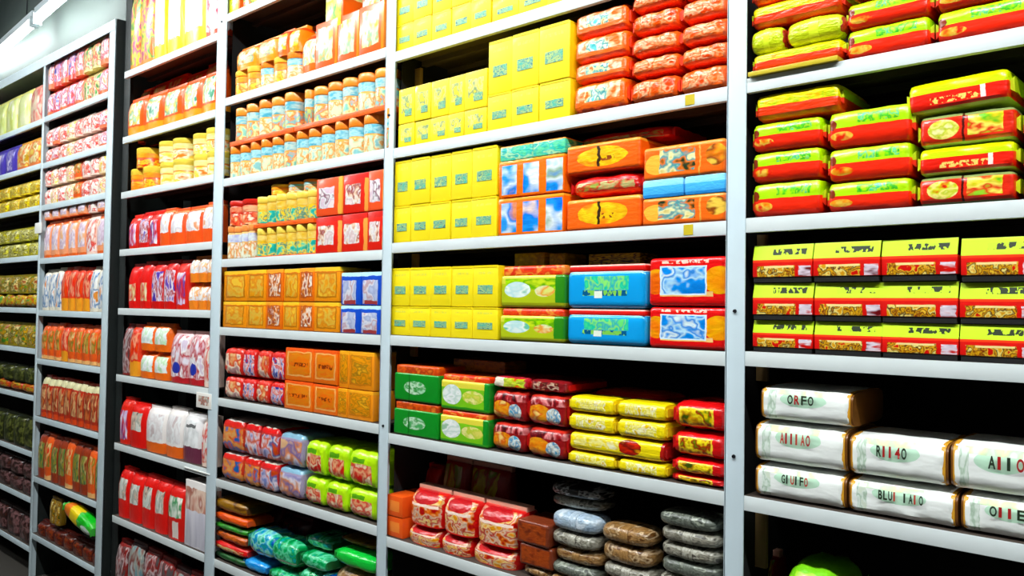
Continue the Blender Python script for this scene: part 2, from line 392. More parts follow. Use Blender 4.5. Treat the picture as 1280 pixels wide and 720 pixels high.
bagm = pk('lime_red_film', '#ff2808', [('band', .53, 1.2, LM), ('rect', .62, .74, .25, .13, (NZ, [LM, '#7edc20', '#28b04a', LM, '#46c8a0', LM], 14, 5)), ('ell', .17, .30, .15, .13, (NZ, ['#ff2808', '#ffb040', '#ffd870', '#ff2808'], 10, 5)), ('ell', .05, .62, .05, .15, '#8a2a08')], wob=.03, bump=.25, rough=.28, bs=5)
bag = S('bag', 'red and lime snack bag', 'snack bag', 'snack_bag', bagm, em=pk('lime_seal', '#c8dc10', [('band', -.1, .42, '#e83008')], wob=0), p=14, n=9, pin=.62, wr=.018)
bagy = S('bag', 'orange-red snack bag with yellow top', 'snack bag', 'snack_bag', pk('yellow_red_film', '#f43a08', [('band', .5, 1.2, '#f2e000'), ('rect', .5, .62, .45, .10, (NZ, ['#f2e000', '#c8d820', '#f2e000', '#ffb020'], 9, 4))], wob=.05, bump=.4, rough=.28), em=MATS['lime_seal'], p=12, n=7, pin=.6, wr=.025)
bagt = S('bag', 'red snack bag with cream lettering', 'snack bag', 'snack_bag', pk('red_text_film', '#ef1c06', [('band', .60, 1.2, '#d8ee00'), ('band', -.2, .10, '#b8c838'), ('rect', .50, .33, .27, .10, ('txt', ['#ef1c06', '#ffe28c'], 26, 7)), ('rect', .76, .4, .025, .2, '#ffe0d8')], wob=.015, bump=.2, rough=.28), em=pk('lime_seal2', '#cfe010', wob=0), p=12, n=9, pin=.62, wr=.012)
bagp = S('bag', 'clear snack pack showing yellow snacks', 'snack pack', 'snack_pack', pk('picture_film', '#e8280c', [('band', .86, 1.2, '#8a9a58'), ('ell', .26, .5, .17, .3, (NZ, ['#e8280c', '#d8d840', '#fff0a0', '#c8d020', '#fff7c0'], 9, 4)), ('rect', .70, .55, .18, .30, (NZ, ['#7ec840', '#e8d840', '#fff080', '#e8280c', '#a8d850'], 6, 4)), ('col', .46, .485, '#4a0a04'), ('band', -.1, .09, '#8aa070')], wob=.02, bump=.2, rough=.28), em=MATS['lime_seal2'], p=14, n=8, pin=.6, wr=.02)
rolly = S('roll', 'lime roll pack with red twist', 'snack pack', 'snack_roll', pk('lime_roll', '#c8d810', [('col', -.1, .07, '#a81808'), ('col', .95, 1.2, '#a83010')], wob=.05, bump=.5, rough=.3), em=pk('lime_roll2', '#d8e820', wob=0))
disp = S('display', 'red display box with lime header', 'display box', 'display_box',
         pk('red_picture_card', '#e01008', [('band', .86, 1.2, '#ff3a10'), ('rect', .40, .36, .32, .30, (NZ, ['#e01008', '#f8d860', '#7a0a04', '#f0c040', '#500402', '#fff0a0', '#e8b030'], 12, 3)), ('rect', .45, .60, .25, .06, '#f6dc90'), ('rect', .88, .36, .10, .28, (NZ, ['#e01008', '#f4e8f0', '#e0d0dc', '#701018'], 5, 4)), ('band', -.1, .07, '#180402')], wob=.03, rough=.3),
         hm=pk('lime_header', '#c6ec00', [('rect', .62, .5, .28, .20, ('txt', ['#c6ec00', '#1a2808'], 14, 1.5)), ('band', .95, 1.1, '#d0f040')], wob=.02))
SK = pk('white_sack_film', '#f0f2ee', [('ell', .48, .67, .27, .22, '#bfe4c8'), ('rect', .42, .86, .3, .07, (NZ, ['#e6eee6', '#dfe8b8', '#c8dcc0', '#e6eee6'], 8, 3)), ('rect', .11, .5, .05, .40, (NZ, ['#e6eee6', '#e6eee6', '#b4c8b4', '#e6eee6', '#dfe8d8'], 20, 4))], wob=.02, bump=.25, rough=.55, coat=0, bs=4)
ink = [pk('red_ink', '#a81818', wob=0, coat=0), pk('green_ink', '#20301c', wob=0, coat=0), pk('pale_red_ink', '#c04030', wob=0, coat=0)]
tape = pk('amber_tape', '#d89a24', wob=0)
def sack(txt, look, inks, **k): return S('sack', look, 'sack', 'white_sack', SK, em=tape, fm=pk('brown_end_paper', '#7a4a18', wob=0), text=txt, inks=inks, **k)
# rows of the yellow-carton bay
tealp = [TE, '#f4f4e0', '#3aa0a8', '#e8f0c0', '#ff9040']
orp = S('bag', 'orange brick pack with teal print', 'brick pack', 'brick_pack', pk('orange_teal_film', '#ff6a10', [('rect', .5, .62, .42, .26, (NZ, ['#ff8a30', '#ffd8b0', '#f0e8d0', '#ff9a50', '#ffe8c8'], 5, 3)), ('rect', .45, .55, .22, .20, (NZ, tealp, 10, 4)), ('band', -.1, .16, '#f04808')], wob=.04, bump=.4, rough=.3), em=pk('orange_seal', '#e83a08', wob=0), p=12, n=7, pin=.6, wr=.025)
orc = S('bag', 'glossy orange-red brick pack', 'brick pack', 'brick_pack', pk('orange_cream_film', '#ff6418', [('rect', .5, .55, .46, .30, (NZ, ['#ff6a20', '#ff8c48', '#ffb888', '#ff7a30', '#ffd0a8', '#f85818'], 5, 3)), ('band', -.1, .12, '#f03c0c')], wob=.05, bump=.5, rough=.25), em=MATS['orange_seal'], p=8, n=4.5, pin=.5, wr=.04)
blueb = S('box', 'orange bundle of blue and white packets', 'packet bundle', 'packet_bundle', pk('blue_window_film', '#ff7208', [('rect', .17, .47, .12, .40, (NZ, ['#1b86e8', '#5ab8f8', '#e8f4ff', '#2a98f0', '#e8a080'], 4, 2)), ('rect', .51, .47, .12, .40, (NZ, ['#f0f8ff', '#48b0f8', '#1b8cf0', '#f8e0d0'], 4, 2)), ('rect', .86, .47, .12, .42, (NZ, ['#1b80e8', '#48b0f8', '#f0f8ff', '#a0b8a0', '#1b90f0'], 4, 2)), ('band', .93, 1.1, '#ffa020')], wob=.01, bump=.3, rough=.25), r=.006)
teals = S('box', 'teal packet lying above the blue bundle', 'packet', 'teal_packet', pk('teal_film', (NZ, ['#1fc0b0', '#7fe0b0', '#35c8c0', '#c8f0c0', '#20b8b0'], 4, 3), [('band', .9, 1.1, '#ffa020')], wob=.02, bump=.4, rough=.3), r=.004)
orx = S('box', 'large orange pack with yellow oval', 'biscuit pack', 'biscuit_pack', pk('orange_oval_film', '#fb6408', [('ell', .5, .5, .34, .34, (NZ, ['#ffd020', '#f8b818', '#ffe040', '#ff9010'], 5, 3)), ('rect', .46, .52, .02, .36, '#3a2008'), ('rect', .58, .42, .10, .08, ('txt', ['#ffd020', '#a04808'], 18, 6)), ('band', .88, 1.2, '#ff9a28')], wob=.04, bump=.3, rough=.3), r=.010, seg=4)
orx2 = S('box', 'large orange pack with green picture window', 'biscuit pack', 'biscuit_pack', pk('orange_window_film', '#fb6a0a', [('ell', .17, .45, .14, .3, '#ffb838'), ('rect', .43, .52, .22, .34, (NZ, ['#2a7a60', '#e8d890', '#f8f0c0', '#48a0a8', '#fb8a20', '#203820'], 8, 4)), ('col', .70, .72, '#e8a040'), ('ell', .90, .55, .12, .32, (NZ, ['#ffc850', '#e89030', '#905020', '#ffd870'], 6, 4)), ('band', .88, 1.2, '#ff9028')], wob=.03, bump=.3, rough=.3), r=.010, seg=4)
redx = S('bag', 'glossy red flat pack', 'flat pack', 'flat_pack', pk('red_flat_film', '#dc1210', [('rect', .5, .45, .42, .16, (NZ, ['#dc1210', '#f0b080', '#c8c890', '#e83020', '#a8b060'], 7, 4)), ('band', .85, 1.2, '#f04030')], wob=.05, bump=.5, rough=.25), em=pk('red_seal', '#c80c0c', wob=0), p=5)
bluf = S('box', 'flat light-blue pack', 'flat pack', 'flat_pack', pk('light_blue_film', '#4ab8f8', [('band', .62, 1.2, '#8fdcff'), ('band', -.1, .2, '#2a90e0')], wob=.03, bump=.3, rough=.25), r=.008)
grnt = S('lidbox', 'green snack box with orange-red top', 'snack box', 'snack_box', pk('green_label_card', '#b8c818', [('rect', .5, .86, .5, .12, '#d8d840'), ('rect', .48, .72, .40, .16, (NZ, ['#90c820', '#b8e820', '#68b018', '#d8e848'], 6, 5)), ('ell', .27, .55, .21, .24, (NZ, ['#e8f4f0', '#c8e8e8', '#f8fff8', '#80c8b0'], 5, 5)), ('ell', .70, .50, .15, .17, (NZ, ['#e8e890', '#f8b050', '#f0f0c0', '#b8d040'], 7, 5)), ('col', .86, 1.2, '#2c8a14'), ('band', -.1, .15, '#9aa010')], wob=.02, rough=.25), lm=pk('orange_red_lid', (NZ, ['#e82c0c', '#ff6a30', '#f03a10', '#ffb060', '#e8300c'], 9, 2), wob=.02), r=.010, split=.74)
tub = S('lidbox', 'bright blue tub with red top', 'tub', 'blue_tub', pk('blue_tub_film', '#08a0e8', [('rect', .52, .66, .28, .18, (NZ, ['#60e0a8', '#30c8b0', '#a8f088', '#48b8c0', '#88e890'], 14, 4)), ('rect', .50, .40, .28, .07, ('txt', ['#98d870', '#206890'], 20, 5)), ('rect', .42, .36, .05, .09, '#f0f8e8'), ('band', .93, 1.2, '#b0e8f8')], wob=.012, rough=.22), lm=pk('red_tub_top', '#e8140c', [('band', .8, 1.2, '#ffb0a0')], wob=.02), r=.020, split=.84)
redb = S('box', 'red biscuit bag with blue panel and orange rounds', 'biscuit bag', 'biscuit_bag', pk('red_blue_panel_film', '#e80c0c', [('ell', .10, .50, .15, .27, (NZ, ['#ff8a18', '#ffb828', '#f86a08'], 3, 3)), ('ell', .92, .52, .20, .28, (NZ, ['#ff9410', '#ffc030', '#f87808'], 3, 3)), ('rect', .5, .24, .34, .05, '#ffc878'), ('rect', .46, .52, .30, .30, '#d8f0ff'), ('rect', .46, .52, .28, .27, (NZ, ['#1288e0', '#38a8f0', '#d0f0ff', '#1890e8', '#f0ffff', '#209cf0'], 6, 4)), ('rect', .48, .90, .30, .03, ('txt', ['#ffd8c8', '#e83020'], 20, 9))], wob=.02, bump=.3, rough=.25), r=.014, seg=4)
blkt = S('box', 'small black and yellow carton at the back', 'carton', 'small_carton', pk('black_yellow_card', (NZ, ['#201c08', '#d8c020', '#181408', '#c8b028', '#302808'], 5, 4), wob=.02), r=.002)
yelt = S('box', 'small mustard carton at the back', 'carton', 'small_carton', pk('mustard_card', (NZ, ['#d8c010', '#b8a010', '#e8d020'], 6, 4), wob=.0), r=.002)
# green-box shelf
gbox = S('lidbox', 'deep green box with orange top', 'snack box', 'snack_box', pk('deep_green_card', '#0a8c20', [('ell', .48, .50, .25, .24, (NZ, ['#b8e0c0', '#2a9a40', '#d8f0d8', '#60b070'], 8, 6)), ('col', .34, .37, '#087018')], wob=.02, rough=.28), lm=pk('orange_box_top', (NZ, ['#d84810', '#f07828', '#b83008', '#f8a050'], 8, 2)), r=.007, split=.74)
gbox2 = S('lidbox', 'lime and green box with white blob', 'snack box', 'snack_box', pk('lime_green_card', '#7cc818', [('rect', .5, .88, .5, .12, '#e8d840'), ('ell', .24, .52, .20, .34, (NZ, ['#f4f8f4', '#d0e0d8', '#ffffff', '#a8c8b0'], 6, 5)), ('ell', .68, .48, .22, .22, (NZ, ['#e8e080', '#c8d850', '#f8f0b0', '#b0c840'], 9, 5)), ('col', .90, 1.2, '#0e8c20'), ('band', -.1, .12, '#2a9a18')], wob=.02, rough=.28), lm=MATS['orange_red_lid'], r=.008, split=.80)
rosette = S('bag', 'maroon and orange multipack with blue rosette', 'multipack', 'multipack', pk('maroon_orange_film', '#9a1014', [('band', .64, .86, (NZ, ['#4a0c14', '#a83038', '#e8a0a0', '#781018'], 8, 3)), ('ell', .30, .38, .34, .27, (NZ, ['#f88a18', '#f8b848', '#e86a10', '#f8d890'], 5, 5)), ('ell', .70, .32, .20, .25, (NZ, ['#70b8d8', '#e8f0f0', '#c8c8c0', '#58a0c8', '#e8e8e0'], 9, 7)), ('band', .88, 1.2, '#c82818')], wob=.03, bump=.3, rough=.28), em=MATS['red_seal'], p=9, n=6)
choc = S('bag', 'dark maroon multipack with cream panel', 'multipack', 'multipack', pk('maroon_film', '#8a0c14', [('rect', .46, .52, .36, .3, (NZ, ['#5a0810', '#d8c0a8', '#8a1018', '#381010', '#c88868'], 7, 4))], wob=.03, bump=.3), em=MATS['red_seal'], p=9, n=6)
limc = S('bag', 'lime and pink small multipack', 'multipack', 'multipack', pk('lime_pink_film', '#c82030', [('rect', .22, .5, .2, .4, '#f0e8d0'), ('rect', .66, .5, .3, .38, (NZ, ['#a8c828', '#d8d868', '#c8e030', '#e87038'], 6, 4))], wob=.03, bump=.3), em=MATS['red_seal'], p=9, n=6)
yroll = S('bag', 'yellow biscuit roll', 'biscuit roll', 'biscuit_roll', pk('yellow_roll_film', '#f6dc08', [('rect', .5, .5, .34, .28, (NZ, ['#f6dc08', '#fff7b0', '#f0e020', '#fffbd8', '#e8c010'], 12, 3)), ('band', -.1, .12, '#d8a808')], wob=.04, bump=.3, rough=.25), em=pk('yellow_seal', '#e8c410', wob=0), p=12, n=4.5, wr=.03)
yrollr = S('bag', 'long yellow biscuit roll with red emblem', 'biscuit roll', 'biscuit_roll', pk('yellow_red_roll_film', '#f6dc08', [('rect', .3, .55, .24, .22, (NZ, ['#f6dc08', '#fff7b0', '#f6dc08', '#fffbd8'], 12, 3)), ('ell', .66, .55, .12, .38, (NZ, ['#b81008', '#d83010', '#781008', '#e8a020'], 7, 4)), ('col', .965, 1.2, '#b81810'), ('band', -.1, .12, '#d8a808')], wob=.03, bump=.3, rough=.25), em=pk('dark_red_seal', '#a01010', wob=0), p=12, n=4.5, wr=.03)
redpk = S('bag', 'red noodle pack with yellow window', 'noodle pack', 'noodle_pack', pk('red_yellow_window_film', '#d80c10', [('rect', .46, .46, .34, .32, '#f0c828'), ('rect', .46, .46, .30, .26, (NZ, ['#f0d028', '#6a7a18', '#a82010', '#f8e848', '#c89018', '#405010'], 6, 3))], wob=.03, bump=.35, rough=.25), em=MATS['red_seal'], p=8, n=4)
tanb = S('box', 'tan carton behind the lime box', 'carton', 'small_carton', pk('tan_card', (NZ, ['#a06a18', '#c08828', '#885010'], 6, 4), wob=0), r=.002)
# grey roll shelf
rwp = S('pouch', 'red and cream pouch with orange print', 'pouch', 'snack_pouch', pk('red_cream_pouch', '#d81410', [('rect', .5, .5, .44, .46, (NZ, ['#f8b030', '#f8e0a8', '#d82010', '#f0d8c0', '#f88818', '#c81010'], 6, 5)), ('ell', .5, .84, .36, .18, '#c01018'), ('rect', .5, .62, .4, .04, '#f4d8c8')], wob=.04, bump=.4, rough=.3), em=pk('cream_seal', '#e8a890', wob=0))
rwk = S('pouch', 'yellow-green and red pouch at the back', 'pouch', 'snack_pouch', pk('red_green_pouch', '#b01410', [('rect', .4, .6, .36, .36, (NZ, ['#c8a030', '#d8c840', '#b02010', '#88a020', '#e8d8b0'], 5, 4))], wob=.05, bump=.4), em=MATS['cream_seal'])
rdk = S('pouch', 'plain dark red pouch at the back', 'pouch', 'snack_pouch', pk('dark_red_pouch', '#b80c10', wob=.02, bump=.4), em=MATS['dark_red_seal'])
orl = S('box', 'small orange box against the post', 'box', 'small_box', pk('flat_orange_card', '#f85a10', [('rect', .5, .5, .3, .25, '#ff8a30')], wob=.03), r=.004)
brn = S('box', 'reddish-brown brick pack', 'brick pack', 'brick_pack', pk('brown_film', '#7a3014', [('rect', .5, .5, .42, .38, (NZ, ['#8a3c18', '#a85828', '#6a2810'], 5, 4))], wob=.03, bump=.3, rough=.4), r=.009, seg=4)
greyf = lambda nm, cols: pk(nm, (NZ, cols, 9, 4), wob=.03, bump=.5, rough=.32)
gry = S('roll', 'speckled grey roll pack', 'roll pack', 'roll_pack', greyf('grey_speckle_film', ['#504c44', '#989488', '#686458', '#b8b4a8', '#4c4840']), em=greyf('grey_band', ['#8a867c', '#b8b4a8', '#787468']))
tanr = S('roll', 'tan roll pack with speckled wrap', 'roll pack', 'roll_pack', greyf('tan_speckle_film', ['#6a4a2a', '#a88860', '#7a5c38', '#c8b090', '#5c4020']), em=greyf('tan_band', ['#8a6a40', '#a88860']))
blr = S('roll', 'pale blue-grey roll pack', 'roll pack', 'roll_pack', greyf('bluegrey_film', ['#8898a8', '#b8c8d8', '#a0b0bc', '#d8e0e8']), em=greyf('bluegrey_band', ['#a0b0bc', '#c8d4e0']))
blk = S('roll', 'black and silver roll pack', 'roll pack', 'roll_pack', greyf('black_silver_film', ['#141414', '#0c0c0c', '#c8c8c8', '#202020', '#101010']), em=greyf('black_band', ['#101010', '#303030']))
dgr = S('roll', 'dark slate roll pack', 'roll pack', 'roll_pack', greyf('slate_film', ['#3c4038', '#70746c', '#4c5048', '#a0a498', '#343830']), em=greyf('slate_band', ['#50544c', '#70746c']))
_q = [0]
def Q(k, look, base, cols, rect=(.5, .55, .36, .32), extra=(), sc=(6, 5), frame=None, cat=None, name=None, em=None, bump=.35, **kw):
    _q[0] += 1
    nm = name or {'pouch': 'snack_pouch', 'jar': 'snack_jar', 'box': 'snack_box', 'bag': 'snack_bag'}[k]
    m_ = pk(look.replace(' ', '_'), base, ([('rect', rect[0], rect[1], rect[2]+.05, rect[3]+.05, frame)] if frame else [])+[('rect',)+rect+((NZ, cols)+sc,)]+list(extra), wob=.05, bump=(bump if k != 'box' else .08), rough=.3, bs=5)
    ee = pk('seal_'+look.replace(' ', '_'), em or base, wob=0)
    d_ = dict(pouch='pouch', jar='jar', box='box', bag='bag')[k]
    return S(k, look, cat or d_, nm, m_, em=ee, **kw)
def J(look, base, cols, lid, band, lidh=.2, **kw):
    return Q('jar', look, base, cols, (.5, .3, .6, .28), lid=lidh, lm=pk('lid_'+look.replace(' ', '_'), lid, wob=.05), band=(.50, .74, pk('band_'+look.replace(' ', '_'), band if isinstance(band, (str, tuple)) else (NZ, band, 5, 3), wob=0)), bump=.2, **kw)
ora = '#ff7208'
# jar bay
jy = J('small orange jar with yellow cap', ora, ['#ffb020', '#ffe060', '#ff8010', '#f8f0a0'], '#ffd040', ['#f8c020', '#ff9010'])
po1 = Q('pouch', 'orange pouch with pale teal picture', '#ff6a08', ['#b8d8c8', '#f8e070', '#f4f0d8', '#8fb8b0', '#ffd040'], extra=[('band', .86, 1.2, '#f83c08')])
po2 = Q('pouch', 'orange and yellow pouch with grey picture', '#ff9a10', ['#ffe050', '#c8d0c0', '#fff0a0', '#a0b8a8', '#ff9a10'], extra=[('band', .86, 1.2, '#fb5008')])
por = Q('box', 'tall orange box with pale picture', '#ff5c08', ['#ffc030', '#d8e8b0', '#f0f0d0', '#a0c8a0', '#ffb828'], rect=(.46, .52, .33, .36), cat='box', r=.004, extra=[('col', .9, 1.2, '#ff8a10')])
ygb = Q('box', 'yellow-green upright box', '#d8e020', ['#68c830', '#e8f040', '#f8f080', '#58b040'], cat='box', extra=[('col', .88, 1.2, '#f06a10'), ('band', .82, 1.2, '#f0e890')], r=.003)
jc = J('cream jar with pale blue label', '#ffb048', ['#f8f0c8', '#c8e0c0', '#ffb050', '#e8f0d0', '#98c8c8'], '#ff8818', ['#80ccdc', '#c0e4e8', '#60b4c8'], .22)
jo = J('orange jar with pale blue label', '#ff9a30', ['#98d0c0', '#f8e8b0', '#ff9a30', '#80c0c8', '#d8e090'], '#ff9a28', ['#88ccd8', '#d0dcd0', '#68b4c4'], .22)
otray = S('box', 'flat orange cardboard tray', 'tray', 'cardboard_tray', pk('orange_tray_card', '#f8600c', [('rect', .5, .5, .48, .2, (NZ, ['#f8600c', '#ff8830', '#e84808'], 20, 2))], wob=.02), r=.001)
jw = J('slim white-banded jar', '#f0b860', ['#f4f4e8', '#e8e8d0', '#e8a030', '#fff8f0'], '#f09040', ['#e8f0f0', '#c8c8e8'], .18)
jt = J('yellow jar with teal picture', '#f8c018', ['#20a8a0', '#68c8b0', '#f8e048', '#188888', '#f8d020'], '#f8d850', ['#f8e090', '#f0c840'], .22)
jr = J('red jar with cream picture', '#e03818', ['#f8e0c0', '#f8a070', '#d82810', '#fff0d8'], '#d82010', ['#f8c8a0', '#e84828'], .18)
rbx = Q('box', 'red box with white dish picture', '#e8200c', ['#f8e8e8', '#e0c8c8', '#f0f0f0', '#f4d8c0', '#a01018', '#f8f0f0'], rect=(.40, .48, .30, .26), extra=[('col', .86, 1.2, '#ffa040'), ('band', .85, 1.2, '#d8180c')], cat='box', r=.005)
rbx2 = Q('box', 'orange-red box with white dish picture', '#fb5420', ['#f8e8e8', '#e0c8d8', '#f0f0f0', '#804060', '#f8f0f0'], rect=(.40, .48, .30, .28), extra=[('col', .86, 1.2, '#ffb040')], cat='box', r=.005)
ob1 = Q('box', 'amber box with faint label', '#f89408', ['#f8a818', '#e8c868', '#f0981c', '#f8d060'], frame='#c87808', rect=(.5, .48, .34, .32), cat='box', sc=(5, 5), extra=[('band', .88, 1.2, '#f8c020'), ('band', .84, .87, '#d87008')], r=.004)
ob2 = Q('box', 'orange box with brown and white picture', '#f47408', ['#b06040', '#f8e8d8', '#e89850', '#a85830', '#fff4e8'], frame='#c85810', rect=(.5, .5, .34, .34), cat='box', extra=[('band', .88, 1.2, '#f8a020')], r=.004)
bwb = Q('box', 'deep blue box with silver panel', '#0c4cc8', ['#c8d0e8', '#b0b8d8', '#e8e8f0', '#c8a8b0', '#d8e0f0'], rect=(.42, .40, .34, .36), cat='box', extra=[('band', .88, 1.2, '#c0e8f0'), ('rect', .45, .08, .3, .06, '#a83838')], sc=(4, 4), r=.004)
rdb = Q('bag', 'red pack with blue and white print', '#d81c18', ['#304898', '#d8d8f0', '#f06a30', '#f8e8e8', '#2850b0', '#e85030'], rect=(.5, .42, .44, .36), extra=[('band', .84, 1.2, '#e02018')], cat='pack', name='snack_pack', p=9, n=6, sc=(4, 4))
rdb2 = Q('bag', 'red pack with cream and orange print', '#d8281c', ['#f8d8a8', '#f0a070', '#e84020', '#fff0d8', '#c8a0a0'], rect=(.5, .42, .44, .36), extra=[('band', .84, 1.2, '#e83828')], cat='pack', name='snack_pack', p=9, n=6, sc=(4, 4))
orb = Q('box', 'orange box with thin brown lettering', '#f8700a', ['#f89030', '#f0a040', '#f88020'], frame='#f8b060', rect=(.5, .52, .38, .34), cat='box', sc=(3, 9), extra=[('rect', .5, .5, .3, .06, ('txt', ['#f8903a', '#903c10'], 12, 10)), ('band', .9, 1.2, '#f85a10')], r=.004)
orb2 = Q('box', 'golden-orange box with olive print', '#f89410', ['#f8b030', '#c88820', '#f8a828', '#a88030', '#f8c048'], frame='#d87808', rect=(.5, .52, .38, .36), cat='box', sc=(4, 9), extra=[('band', .9, 1.2, '#f8a818')], r=.004)
tbx = Q('box', 'narrow dim teal box', '#0c5870', ['#208098', '#c8d8d8', '#104858', '#58a8b8'], cat='box', r=.003)
mp1 = Q('bag', 'lilac multipack with red strip', '#c83030', ['#8890c0', '#d8d0e8', '#e87848', '#f0e8f0', '#5870a8', '#d86838'], rect=(.5, .38, .49, .36), extra=[('band', .80, .93, '#e81818'), ('band', .93, 1.2, '#c8c0b0')], cat='multipack', name='multipack', p=9, n=6, sc=(3, 3))
mp2 = Q('bag', 'orange and blue multipack with red strip', '#d03a20', ['#2878b8', '#f08030', '#e8b880', '#f8a048', '#4888c0', '#e86828'], rect=(.5, .38, .49, .36), extra=[('band', .80, .93, '#e02018'), ('band', .93, 1.2, '#d8c8c0')], cat='multipack', name='multipack', p=9, n=6, sc=(3, 3))
mp3 = Q('bag', 'pale lilac multipack with blue strip', '#a898b8', ['#b0a8d0', '#e8e0e8', '#e8a070', '#8878a8', '#f0c8a0'], rect=(.5, .4, .46, .38), extra=[('band', .84, 1.2, '#88b8d0')], cat='multipack', name='multipack', p=9, n=6, sc=(3, 3))
limb = Q('bag', 'lime bag holding red noodle packs', '#b8e808', ['#e82818', '#f8c8a0', '#e83820', '#f8e8c8', '#d81c10'], rect=(.46, .36, .40, .25), extra=[('rect', .35, .70, .22, .07, '#58a010'), ('band', -.1, .08, '#70a820')], cat='bag', p=9, n=5, sc=(4, 4))
fl = {}
for nm, cc in (('brown', ['#5a3410', '#a07820', '#8a6018']), ('orange', ['#e8500c', '#f87828', '#f05a10']), ('green', ['#1c6a20', '#489838', '#0e4818']), ('rusty', ['#8a3810', '#e0803a', '#602808']), ('red', ['#a81810', '#d83818', '#c02010']), ('forest green', ['#0c3818', '#205c28', '#0a2c10'])):
    fl[nm] = S('bag', nm+' flat pack', 'flat pack', 'flat_pack', pk(nm.replace(' ', '_')+'_flat_film', (NZ, cc, 6, 4), wob=.03, bump=.4, rough=.35), em=pk(nm.replace(' ', '_')+'_flat_seal', cc[0], wob=0), p=6)
grp = S('bag', 'shiny emerald rounded pack', 'pack', 'wrapped_pack', pk('emerald_film', (NZ, ['#089048', '#28b070', '#78d8b0', '#0aa058', '#18a8a8'], 6, 4), [('band', .20, .26, '#c8e0c0')], wob=.04, bump=.5, rough=.22), em=pk('emerald_seal', '#087038', wob=0), p=4)
tlp = S('bag', 'shiny turquoise rounded pack', 'pack', 'wrapped_pack', pk('turquoise_film', (NZ, ['#08a0a0', '#38a8d8', '#a0e8d8', '#18b090', '#1868c0'], 6, 4), [('band', .14, .22, '#d8e8c0')], wob=.04, bump=.5, rough=.22), em=pk('turquoise_seal', '#087868', wob=0), p=4)
grn = S('bag', 'plain bright green pillow pack', 'pack', 'wrapped_pack', pk('bright_green_film', '#0cc038', wob=.0, bump=.3, rough=.22), em=pk('bright_green_seal', '#109030', wob=0), p=5)
blu = S('bag', 'sky-blue rounded pack', 'pack', 'wrapped_pack', pk('sky_film', (NZ, ['#1888d0', '#58b8f0', '#2090d8'], 4, 4), wob=.03, bump=.4, rough=.22), em=pk('sky_seal', '#1068a8', wob=0), p=4)
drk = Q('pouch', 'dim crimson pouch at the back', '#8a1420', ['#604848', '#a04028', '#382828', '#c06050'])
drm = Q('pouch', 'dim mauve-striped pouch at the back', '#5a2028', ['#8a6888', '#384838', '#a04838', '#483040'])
lmk = S('bag', 'lime green bag in the dark bottom compartment', 'snack bag', 'snack_bag', pk('lime_film_low', '#78d010', [('rect', .5, .7, .3, .2, '#a8e828')], wob=.04, bump=.4), em=pk('lime_low_seal', '#50a010', wob=0), p=4)
# narrow bays
jm = Q('pouch', 'tall orange and yellow pouch with mixed print', '#ff8a10', ['#d8281c', '#ffd020', '#c850a0', '#ffe860', '#38a050', '#ff7a08'], rect=(.5, .5, .44, .44), sc=(4, 7))
tw = Q('pouch', 'tall yellow pouch with white panel', '#ffd818', ['#fbf8f4', '#f4ecf4', '#ffffff', '#e8f0c8'], rect=(.5, .56, .38, .40), sc=(3, 3))
pw = Q('pouch', 'tall white pouch with pink marks', '#f8eef0', ['#f8eef0', '#e02860', '#fff4f4', '#f8c8d0', '#ffffff'], rect=(.5, .5, .34, .44), extra=[('band', -.1, .06, '#f04818')], sc=(4, 8))
oy1 = Q('pouch', 'orange pouch with white-green picture', '#ff5a08', ['#f4f4e0', '#80b898', '#ffd860', '#ffffff', '#58a080'], rect=(.5, .60, .34, .32), extra=[('band', -.1, .22, '#ffa018')])
oyr = Q('pouch', 'tall red-orange pouch in back row', '#f83a08', ['#ffd050', '#f86018', '#ffe8a0', '#e82808'], rect=(.5, .8, .38, .16))
jyy = J('pale yellow jar with orange base', '#ff9818', ['#fff0a0', '#ffd848', '#fff8d8', '#ff8810'], '#ffe050', ['#fff8c0', '#f8e890'], .24)
jry = J('orange jar with yellow lid', '#f85810', ['#ffb828', '#ff7a10', '#ffd850', '#e83c08'], '#ffd840', ['#ff9a20', '#ffc040'], .3)
rpw = Q('pouch', 'red pouch with white figures', '#e0200c', ['#f8f0f0', '#d8c8e8', '#e02818', '#7058a0', '#fff8f0'], rect=(.5, .44, .34, .34), sc=(5, 3))
opw = Q('pouch', 'orange pouch with white top panel', '#fb5a18', ['#fbf0ec', '#e0d8e0', '#ffffff', '#f8b890'], rect=(.5, .64, .40, .28), extra=[('band', .94, 1.2, '#ff9a60')])
rdp = Q('pouch', 'scarlet pouch with cream drop', '#e4120c', ['#f8e8c8', '#f0d0a0', '#e8301c', '#f8f0e0'], rect=(.5, .38, .28, .2))
rvp = Q('pouch', 'scarlet pouch with violet and white figures', '#d8100c', ['#6848b0', '#f0e8f0', '#b81828', '#e8d8e8', '#8060c0'], rect=(.5, .5, .42, .34))
owp = Q('pouch', 'short orange and white pouch', '#f88820', ['#f8f4f0', '#e8e8f0', '#f8c080', '#ffffff'], rect=(.5, .66, .46, .28))
wgp = Q('pouch', 'white pouch on orange with green marks', '#fb7010', ['#f4f8f4', '#c8e8c0', '#ffffff', '#e0f0e8'], rect=(.5, .60, .42, .32), sc=(4, 4))
wbp = Q('pouch', 'white and pink pouch with blue emblem', '#e8b8b8', ['#f4f0f8', '#e8c8d0', '#c03040', '#ffffff', '#e0d0e0'], rect=(.5, .55, .45, .42), extra=[('ell', .45, .30, .22, .12, '#2838b0'), ('band', -.1, .12, '#c02028')])
wwp = Q('pouch', 'white pouch with red base', '#f4ece8', ['#f8f4f4', '#e8e0e0', '#ffffff', '#d8c8c8'], rect=(.5, .6, .4, .3), extra=[('band', -.1, .24, '#f06818')])
